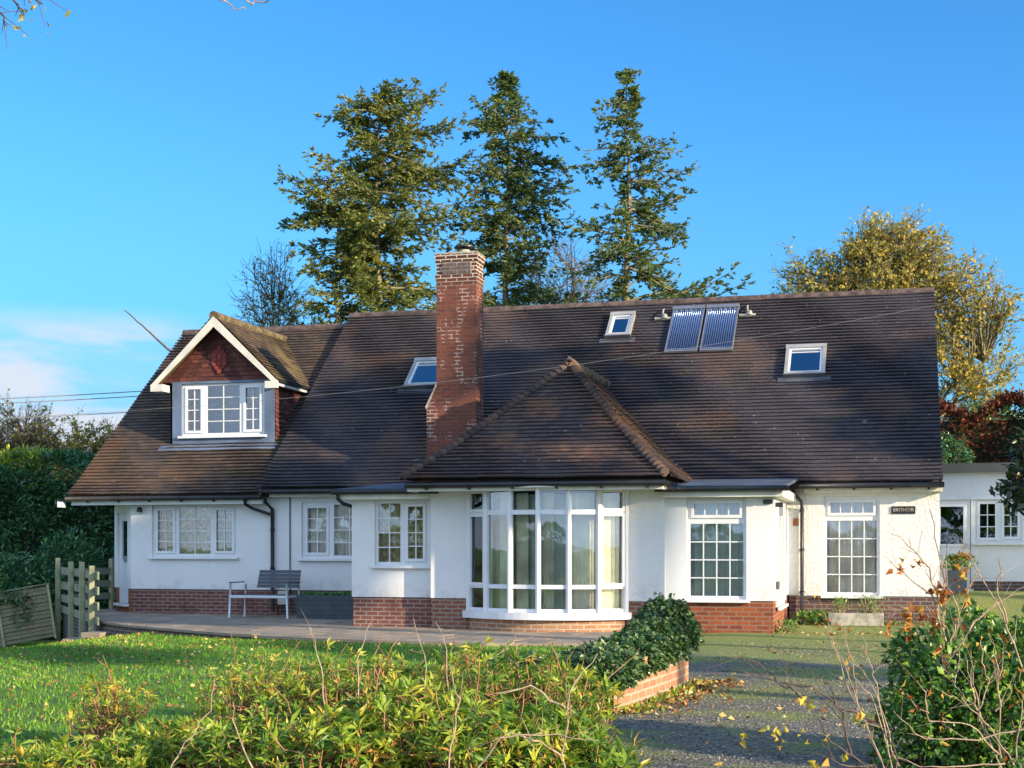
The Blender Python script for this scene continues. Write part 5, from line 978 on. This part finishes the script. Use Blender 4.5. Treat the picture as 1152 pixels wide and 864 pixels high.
blob('laurel_bush', 'dark laurel bush behind the weathered fence panels', 'shrub', [(-23.5, 1.9, .0, 1.6, .9, 1.1), (-21.3, 2.3, .1, 1.3, .8, 1.2), (-26, 2.0, .3, 1.6, .9, 1.4), (-19.9, 3.0, .3, .9, .8, 1.4)], 'laurel', (.10, .18), .38, 340)
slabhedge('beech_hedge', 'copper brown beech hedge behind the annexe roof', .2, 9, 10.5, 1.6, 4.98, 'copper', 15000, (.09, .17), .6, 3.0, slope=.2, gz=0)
blob('evergreen_bush', 'blue green bush between the house gable and the copper hedge', 'shrub', [(.55, 9.4, 3.35, .55, .5, .75), (.2, 9.4, 2.4, .6, .5, 1.2)], 'laurel', (.07, .13), .4, 500)
blob('evergreen_bush', 'green bush with yellow tips beside the copper hedge at the right edge', 'shrub', [(2.9, 8.9+.4, 3.7, .55, .4, .5), (3.6, 9.3, 4.1, .7, .4, .6), (3.4, 9.3, 2.4, 1, .4, 1.2)], 'shrub', (.08, .14), .45, 500)
# ---------------------------------------------------------------- conifers
def conifer(name, label, X, Y, H, prof, mtl, seed, lean=0, z0=4.0, second=None, dens=1.0):
    r_ = np.random.default_rng(seed); g0 = float(G(X, Y)); o = empty(name, (X, Y, g0), label, 'conifer'); S = []; P = []; D = []; Z = []
    trunks = [(X, Y, H, .26)]+([second] if second else [])
    camr = np.array([.9667, .2561])          # sideways direction in which the photo shows the outline
    for tx, ty, th, tr_ in trunks:
        pts = [np.array([tx+lean*(k/12)**2+.06*math.sin(k*1.3+seed), ty, g0-.3+(th-g0+.3)*k/12]) for k in range(13)]
        for k in range(12): S.append((*pts[k], *pts[k+1], tr_*(1-k/12.3), tr_*(1-(k+1)/12.3)))
    z = z0
    while z < H-.15:
        nb = r_.integers(4, 8)
        for _ in range(nb):
            tx, ty, th, tr_ = trunks[r_.integers(len(trunks))]
            if z > th-.1: tx, ty, th, tr_ = trunks[0]
            az = r_.uniform(0, 2*np.pi); side = math.cos(az)*camr[0]+math.sin(az)*camr[1]
            lr = np.interp(z, prof[0], prof[2]) if side > 0 else np.interp(z, prof[0], prof[1])
            lr = max(.15, lr-(.95 if (second and tx != X and side < 0) else 0)); Lb = lr*(.6+.48*abs(side))*r_.choice([.45, .75, .9, 1.0, 1.12])*r_.uniform(.85, 1.05)
            if Lb < .12: Lb = .12
            bx = tx+lean*((z/H)**2); p = np.array([bx, ty, z]); d = np.array([math.cos(az), math.sin(az), r_.uniform(-.30, .60)]); n = max(3, int(Lb/.30)); st = Lb/n
            pts = [p.copy()]
            for k in range(n): d2 = d+[0, 0, -.30*math.sin(k/n*2.6)+(.30 if k > n*.7 else 0)]+r_.normal(0, .08, 3); p = p+nrm(d2)*st; pts.append(p.copy())
            for k in range(n): S.append((*pts[k], *pts[k+1], .05*(1-k/n)*min(1, Lb/3)+.008, .05*(1-(k+1)/n)*min(1, Lb/3)+.006))
            for k in range(max(1, int(n*.25)), n+1):
                rem = 1-(k/n)*.55
                for sgn in (-1, 1, 0, -1, 1):
                    if r_.random() > .62*dens: continue
                    dirb = nrm(pts[min(k, n)]-pts[max(k-1, 0)]); perp = nrm(np.cross(dirb, [0, 0, 1])); tl = min(.85, .26*Lb+.12)*rem*r_.uniform(.5, 1.15)
                    phi = r_.uniform(-1.2, 1.0); td = nrm(dirb*.7+perp*sgn*.9*math.cos(phi)+np.array([0, 0, 1.])*.8*math.sin(phi)); q0 = pts[k]; m_ = max(2, int(tl/.095)); q1 = q0+td*tl+[0, 0, -.10*tl]
                    S.append((*q0, *q1, .009, .004))
                    for i in range(m_):
                        f = (i+.3)/m_; c0 = q0+(q1-q0)*f+r_.normal(0, .035, 3)
                        for s3 in (-1, 0, 1, -1, 1):
                            dd_ = nrm(td+nrm(np.cross(td, [0, 0, 1]))*s3*r_.uniform(.3, 1.1)+[0, 0, r_.uniform(-.45, .35)]); P.append(c0); D.append(dd_); Z.append(r_.uniform(.09, .20))
        z += r_.uniform(.17, .32)
    n = len(P); P = np.array(P); cl_ = .5+.5*np.sin(P[:, 0]*1.7+seed)*np.sin(P[:, 2]*1.5+P[:, 1]); tn = np.clip(r_.random(n)*.75+cl_*.25, 0, 1)
    cards('needles', P, np.array(D), np.array(Z), .30, tn, M[mtl], o); sticks('branches', S, M['barkg'], o, n=5); return n
D0 = 47
def ctop(px, py, t_=D0): return at(px, py, t_)
k_ = D0/1600
def prof(cx, rows): return ([r[0] for r in rows], [r[1] for r in rows], [r[2] for r in rows])
def zrow(py, t_=D0): return 1.4+(614-py)/1600*t_
x, y, z = ctop(425, 98)
pr1 = sorted([(zrow(py), (425-l)*k_, (r-425)*k_) for py, l, r in [(98, 395, 450), (112, 368, 468), (140, 378, 500), (165, 388, 520), (188, 340, 555), (215, 322, 545), (245, 328, 525), (280, 338, 535), (310, 335, 535), (350, 330, 525), (420, 330, 525)]])
conifer('fir_tree', 'broad old fir with two trunks and a flat ragged top, leftmost of the tall conifers', x, y, z, prof(425, pr1), 'conifer', 5, second=(x-1.3, y-.3, z-3.2, .2), dens=1.5)
x, y, z = ctop(570, 76, 48)
pr2 = sorted([(zrow(py, 48), (570-l)*k_, (r-570)*k_) for py, l, r in [(76, 566, 574), (90, 562, 582), (110, 545, 588), (130, 508, 605), (160, 530, 645), (190, 520, 640), (215, 500, 625), (240, 515, 645), (265, 500, 620), (290, 505, 622), (320, 495, 645), (345, 500, 640), (420, 500, 625)]])
conifer('fir_tree', 'pointed dark fir with an open crown behind the chimney, middle of the three tall conifers', x, y, z, prof(570, pr2), 'coniferd', 8, dens=1.15)
x, y, z = ctop(706, 75, 46)
pr3 = sorted([(zrow(py, 46), (704-l)*k_, (r-704)*k_) for py, l, r in [(75, 700, 712), (90, 690, 718), (112, 662, 716), (135, 676, 720), (150, 650, 722), (180, 645, 770), (205, 700, 760), (235, 672, 778), (260, 655, 772), (275, 610, 760), (295, 630, 785), (314, 640, 800), (328, 645, 835), (345, 650, 825), (420, 650, 800)]])
conifer('fir_tree', 'slim fir with sparse layered branches and bare trunk showing, right of the three tall conifers', x, y, z, prof(704, pr3), 'coniferd', 21, dens=.8)
# ---------------------------------------------------------------- broadleaved trees
def broadleaf(name, label, X, Y, H, lobes, mtl, seed, nb, leafn, lsize, bark='bark', cat='tree', twl=(.5, 1.1), fill=1.0, group=None, droop=0, tintp=1.0, trunkr=.2, fork=.3, leafp=1.0, g0=None, subn=4):
    """trunk, limbs that run to points spread through the crown lobes, forked twigs, leaves on the twigs"""
    r_ = np.random.default_rng(seed); g0 = float(G(X, Y)) if g0 is None else g0; o = empty(name, (X, Y, g0), label, cat, group); S = []; ends = []; fk = g0+(H-g0)*fork
    S.append((X, Y, g0-.3, X+.05, Y, fk, trunkr, trunkr*.75)); hubs = [np.array([X+.05, Y, fk])]
    vol = np.array([a_[3]*a_[4]*a_[5] for a_ in lobes]); vol = vol/vol.sum()
    for _ in range(7):
        lb = lobes[r_.choice(len(lobes), p=vol)]; p = hubs[0]; t_ = np.array(lb[:3])+r_.normal(0, .25, 3)*lb[3:6]; q = p+(t_-p)*.6+[0, 0, .1*np.linalg.norm(t_-p)]; S.append((*p, *q, trunkr*.55, trunkr*.28)); S.append((*q, *t_, trunkr*.28, trunkr*.12)); hubs += [q, (q+t_)/2, t_, p+(q-p)*.5]
    hb_ = np.array(hubs)
    for _ in range(nb):
        lb = lobes[r_.choice(len(lobes), p=vol)]; d = nrm(r_.normal(size=3)); t_ = np.array(lb[:3])+d*np.array(lb[3:6])*r_.uniform(.15, 1.0)**.45
        h = hb_[np.argmin(np.linalg.norm(hb_-t_, axis=1)+.5*np.abs(hb_[:, 2]-t_[2]+.8))]; mdl = (h+t_)/2+r_.normal(0, .12, 3)*np.linalg.norm(t_-h)*.5; rr = .010+.010*np.linalg.norm(t_-h)
        S.append((*h, *mdl, rr*1.5, rr)); S.append((*mdl, *t_, rr, rr*.55)); outd = nrm(t_-mdl)
        for _ in range(subn):
            td = nrm(outd+r_.normal(0, .55, 3)+[0, 0, .3-droop]); l_ = r_.uniform(*twl); s0 = mdl+(t_-mdl)*r_.uniform(.3, 1); e = s0+td*l_; S.append((*s0, *e, rr*.5, .005)); ends.append((s0, e))
            for _ in range(2): s1 = s0+(e-s0)*r_.uniform(.3, .8); e1 = s1+nrm(td+r_.normal(0, .6, 3))*l_*.5; S.append((*s1, *e1, .007, .004)); ends.append((s1, e1))
    sticks('trunk_and_limbs', S, M[bark], o, n=4)
    if leafn:
        A = np.array([e[0] for e in ends]); B = np.array([e[1] for e in ends]); ix = r_.integers(0, len(A), leafn); f = r_.random(leafn)[:, None]; P = A[ix]+(B[ix]-A[ix])*f+r_.normal(0, .05, (leafn, 3))
        if leafp < 1: kk = (np.sin(P[:, 0]*2.1+seed)*np.sin(P[:, 2]*2.3)+r_.normal(0, .5, leafn)) > -.5+(1-leafp)*1.2; P = P[kk]
        cards('leaves', P, r_.normal(size=(len(P), 3))+[0, 0, -.4], r_.uniform(*lsize, len(P)), .7, np.clip(r_.random(len(P))**tintp, 0, 1), M[mtl], o)
    return o
def L6(px, py, t_, rx, rz_): x, y, z = at(px, py, t_); return (x, y, z, rx*t_/1600, rx*t_/1600*.8, rz_*t_/1600)
t_ = 44; x, y, z = at(1010, 500, t_)
broadleaf('autumn_tree', 'broad tree with thinning yellow brown autumn leaves behind the right end of the roof', x, y, at(0, 245, t_)[2], [L6(1000, 320, t_, 82, 55), L6(920, 330, t_, 46, 38), L6(1075, 350, t_, 60, 50), L6(1105, 410, t_, 42, 55), L6(1000, 290, t_, 55, 42), L6(1060, 430, t_, 50, 40), L6(960, 300, t_, 45, 38)], 'autumn', 31, 440, 17000, (.08, .15), bark='barkg', leafp=1.0, trunkr=.16, fork=.35, tintp=.9)
t_ = 62
for px, h, rx, lb_, sd_, lf in ((20, 452, 45, 'grey brown leafless tree behind the laurel, nearest the left edge', 41, 1300), (90, 475, 42, 'bare brown tree behind the laurel, beside the roof corner', 42, 5200), (150, 478, 38, 'bare tree just showing behind the left roof verge', 43, 4200), (-30, 470, 45, 'bare tree at the left edge of the photo behind the laurel', 44, 1500)):
    x, y, z = at(px, 560, t_); broadleaf('bare_tree', lb_, x, y, at(0, h, t_)[2], [L6(px, h+38, t_, rx, 36), L6(px+14, h+62, t_, rx*1.1, 34), L6(px-16, h+60, t_, rx, 34)], 'autumn' if sd_ != 44 else 'brownleaf', sd_, 230, lf, (.10, .2), trunkr=.14, group='bare trees behind the laurel hedge', tintp=1.5)
for px, h, rx, lb_, sd_, lf in ((305, 288, 26, 'thin bare tree with grey twigs left of the tall conifers', 51, 500), (640, 270, 30, 'bare birch between the middle and right conifers', 52, 100), (335, 345, 34, 'low leafy tree at the left foot of the conifers', 53, 4200), (600, 300, 30, 'bare birch behind the ridge right of the chimney', 54, 200)):
    t_ = 50; x, y, z = at(px, 420, t_); broadleaf('bare_tree' if lf < 4000 else 'small_tree', lb_, x, y, at(0, h, t_)[2], [L6(px, h+45, t_, rx, 45), L6(px, h+80, t_, rx*1.2, 45)], 'conifer' if lf > 4000 else 'autumn', sd_, 70, lf, (.08, .15), trunkr=.09, bark='twigd' if sd_ == 51 else 'bark', twl=(.5, 1.4))
# far woodland line so that the horizon is not empty
for i in range(7):
    px = 1110+i*60; t_ = 75; x, y, z = at(px, 560, t_); broadleaf('background_tree', ['green tree far behind the copper hedge', 'distant green tree beyond the annexe'][i % 2], x, y, at(0, 450, t_)[2], [L6(px, 490, t_, 40, 34), L6(px+14, 500, t_, 40, 30)], 'laurel', 60+i, 60, 3500, (.25, .45), trunkr=.2, group='distant trees at the right')
    if px > 1200: break
# ---------------------------------------------------------------- trees beside and behind the camera: they throw the shade and stand in the window reflections
def shade(label, X, Y, H, lobes, seed, n=9000, nb=150, tr_=.3, mtl='laurel', ls=(.25, .45)):
    return broadleaf('shade_tree', label, X, Y, H, lobes, mtl, seed, nb, n, ls, trunkr=tr_, group='trees beside the lane', fork=.45)
sxy = np.array([sd.x, sd.y]); 
def onray(q, d):      # point at perpendicular offset q, distance d towards the sun
    per = np.array([math.sin(SUN_AZ), math.cos(SUN_AZ)]); u = np.array([math.cos(SUN_AZ), -math.sin(SUN_AZ)]); return per*q+u*d
SH = [(2.6, 24, 11.1, 2.3, 1.6, 0, 7500), (5.4, 26, 9.5, 1.6, 2.4, 0, 3600), (-1.3, 25, 14.5, 1.6, 1.1, 0, 4500), (-7.0, 24, 11.1, .9, 1.4, 0, 2300), (-4.9, 27, 13.4, .8, .6, 0, 1000), (-10.3, 24, 6.8, .36, 1.8, 0, 900), (-13.0, 25, 9.4, .3, .7, 0, 350)]
for i, (q, d, zc, rq, rz_, sd_, nn_) in enumerate(SH):
    x, y = onray(q, d); broadleaf('shade_tree', 'tall tree beside the lane to the right of the house, number of the row counted from the road'[:0]+('tall dark tree right of the driveway' if i % 2 else 'tall spreading tree right of the driveway'), x, y, zc+rz_, [(x, y, zc, rq, rq, rz_), (x+.5, y+.5, zc+rz_*.3, rq*.7, rq*.7, rz_*.8), (x, y, zc-rz_*.3, rq*.9, rq*.9, rz_*.5)], 'laurel', 100+i, 110, nn_, (.3, .6), trunkr=.16, group='trees right of the driveway', fork=.5, twl=(.4, .9))
for i, (x, y, h) in enumerate([(-24, -50, 9), (4, -56, 10), (-34, -50, 11), (16, -50, 10)]):
    broadleaf('lane_tree', 'garden tree across the lane, opposite the house', x, y, h, [(x, y, h*.6, 3.2, 3, h*.36), (x+1.5, y, h*.5, 2.6, 2.5, h*.3)], ('autumn', 'shrub', 'laurel')[i % 3], 140+i, 90, 5000, (.3, .55), trunkr=.2, group='trees across the lane')
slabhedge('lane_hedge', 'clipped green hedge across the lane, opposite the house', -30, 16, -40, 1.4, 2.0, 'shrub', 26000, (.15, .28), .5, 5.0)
# ---------------------------------------------------------------- cables
def cable(lb_, p, q, sag_, r=.012, m_='wire'):
    pts = []; p = Vector(p); q = Vector(q); S = []
    for i in range(41): s_ = i/40; v = p+(q-p)*s_; v.z -= sag_*4*s_*(1-s_); pts.append(tuple(v))
    o = sticks('overhead_cable', [(*a_, *b_, r, r) for a_, b_ in zip(pts, pts[1:])], M[m_], n=5); tag(o, lb_, 'cable')
cable('thin light service cable sloping across the roof below the solar collectors', at(-250, 475, 20), at(1400, 270, 17), .55, .0021, 'wirel')
cable('upper of the two close black cables left of the roof', at(-200, 456, 52), at(1500, 265, 58), 1.3, .018)
cable('lower of the two close black cables left of the roof', at(-200, 461, 52), at(1500, 272, 58), 1.3, .018)
cable('lowest dark cable, crossing behind the autumn tree', at(-200, 478, 52), at(1500, 300, 58), 1.2, .016)
# ---------------------------------------------------------------- grass, fallen leaves
def lawnpts(n):
    X = rng.uniform(-26, -2.9, n); Y = rng.uniform(-20.5, 1.5, n)
    t_ = (X+.906)*-.2561+(Y+27.14)*.9667; a_ = ((X+.906)*.9667+(Y+27.14)*.2561)/t_; k = (np.abs(a_) < .39) & (X < wallx(np.clip(Y, -15, -3))-.3) & (Y < 1)
    ex = [p[0] for p in edge[:8]]; ey = [p[1] for p in edge[:8]]; te = np.interp(X, ex, ey); k &= (Y < te-.06) | (X < -15.62-(Y+2.8)*.83)
    return X[k], Y[k]
X, Y = lawnpts(150000); n = len(X); Z = G(X, Y); h = rng.uniform(.025, .06, n); w_ = rng.uniform(.004, .008, n)*1.5; th = rng.uniform(0, np.pi, n); dx, dy = np.cos(th)*w_, np.sin(th)*w_; lx, ly = rng.normal(0, .022, n), rng.normal(0, .022, n)
V = np.stack([np.column_stack([X-dx, Y-dy, Z-.005]), np.column_stack([X+dx, Y+dy, Z-.005]), np.column_stack([X+lx, Y+ly, Z+h])], 1).reshape(-1, 3)
pt_ = .45+.45*np.sin(X*.9+np.sin(Y*.7))*np.sin(Y*1.1+X*.3)+.3*np.sin(X*3.1+Y*2.3); tn = np.clip(rng.random(n)*.7+pt_*.35, 0, 1); tag(mesh_np('grass', V, np.arange(3*n).reshape(-1, 3), tn, M['grass']), kind='stuff')
def litter(X, Y, zo, size, name='fallen_leaves', label=None):
    n = len(X); D = np.column_stack([rng.normal(size=n), rng.normal(size=n), rng.normal(0, .25, n)]); P = np.column_stack([X, Y, G(X, Y)+zo])
    o = leaves(name, P, D, rng.uniform(*size, n), .75, rng.random(n), M['litter'], up=[0, 0, 1]); tag(o, kind='stuff')
M['slabstone'] = leaf_mat('chipping', [(0, (.08, .075, .07)), (.6, (.20, .18, .14)), (1, (.42, .38, .30))], 0, .9, .2)
X, Y = lawnpts(14000); k = rng.random(len(X)) < .35+.65*(np.sin(X*.8+1)*np.sin(Y*.9) > -.1); litter(X[k], Y[k], .03, (.035, .07))
n = 900; X = rng.uniform(-3, 5, n); Y = rng.uniform(-20, 0, n); litter(X, Y, .03, (.03, .07))
n = 420; Y = -12-rng.random(n)**1.5*3.1; X = wallx(Y)+.05+np.abs(rng.normal(0, .2, n)); litter(X, Y, .03, (.04, .08))
n = 260; X = rng.uniform(-2.7, 0, n); Y = -3.3+rng.normal(0, .15, n); Y = np.where(rng.random(n) < .5, -.1-rng.random(n)*.4, Y); litter(X, Y, .03, (.03, .07))
# loose chippings on the drive
n = 16000; Y = -rng.uniform(5.5, 17.5, n); X = rng.uniform(-3.2, 4.5, n); k = X > wallx(np.clip(Y, -15, -3))+.05; X, Y = X[k], Y[k]; n = len(X)
base_ = np.array([[1, 0, 0], [0, 1, 0], [-1, 0, 0], [0, -1, 0], [0, 0, .8], [0, 0, -.4]]); sc_ = rng.uniform(.004, .013, (n, 1, 1))*rng.uniform(.6, 1.3, (n, 1, 3)); V = base_[None]*sc_+rng.normal(0, .0012, (n, 6, 3))+np.column_stack([X, Y, G(X, Y)+.014])[:, None]
th = rng.uniform(0, 6.28, n); F = np.array([[0, 1, 4], [1, 2, 4], [2, 3, 4], [3, 0, 4], [1, 0, 5], [2, 1, 5], [3, 2, 5], [0, 3, 5]]); F = (np.arange(n)*6)[:, None, None]+F[None]
tag(mesh_np('gravel', V.reshape(-1, 3), F.reshape(-1, 3), np.repeat(rng.random(n), 8), M['slabstone']), kind='stuff')
# weeds growing along the foot of the garden wall
n = 420; Y = -12.2-rng.random(n)*2.8; X = wallx(Y)+.03+np.abs(rng.normal(0, .10, n)); P = np.column_stack([X, Y, G(X, Y)+rng.random(n)*.06]); o = leaves('wall_foot_plants', P, rng.normal(size=(n, 3))+[0, 0, .6], rng.uniform(.03, .07, n), .5, rng.random(n), M['rhodo']); tag(o, kind='stuff')
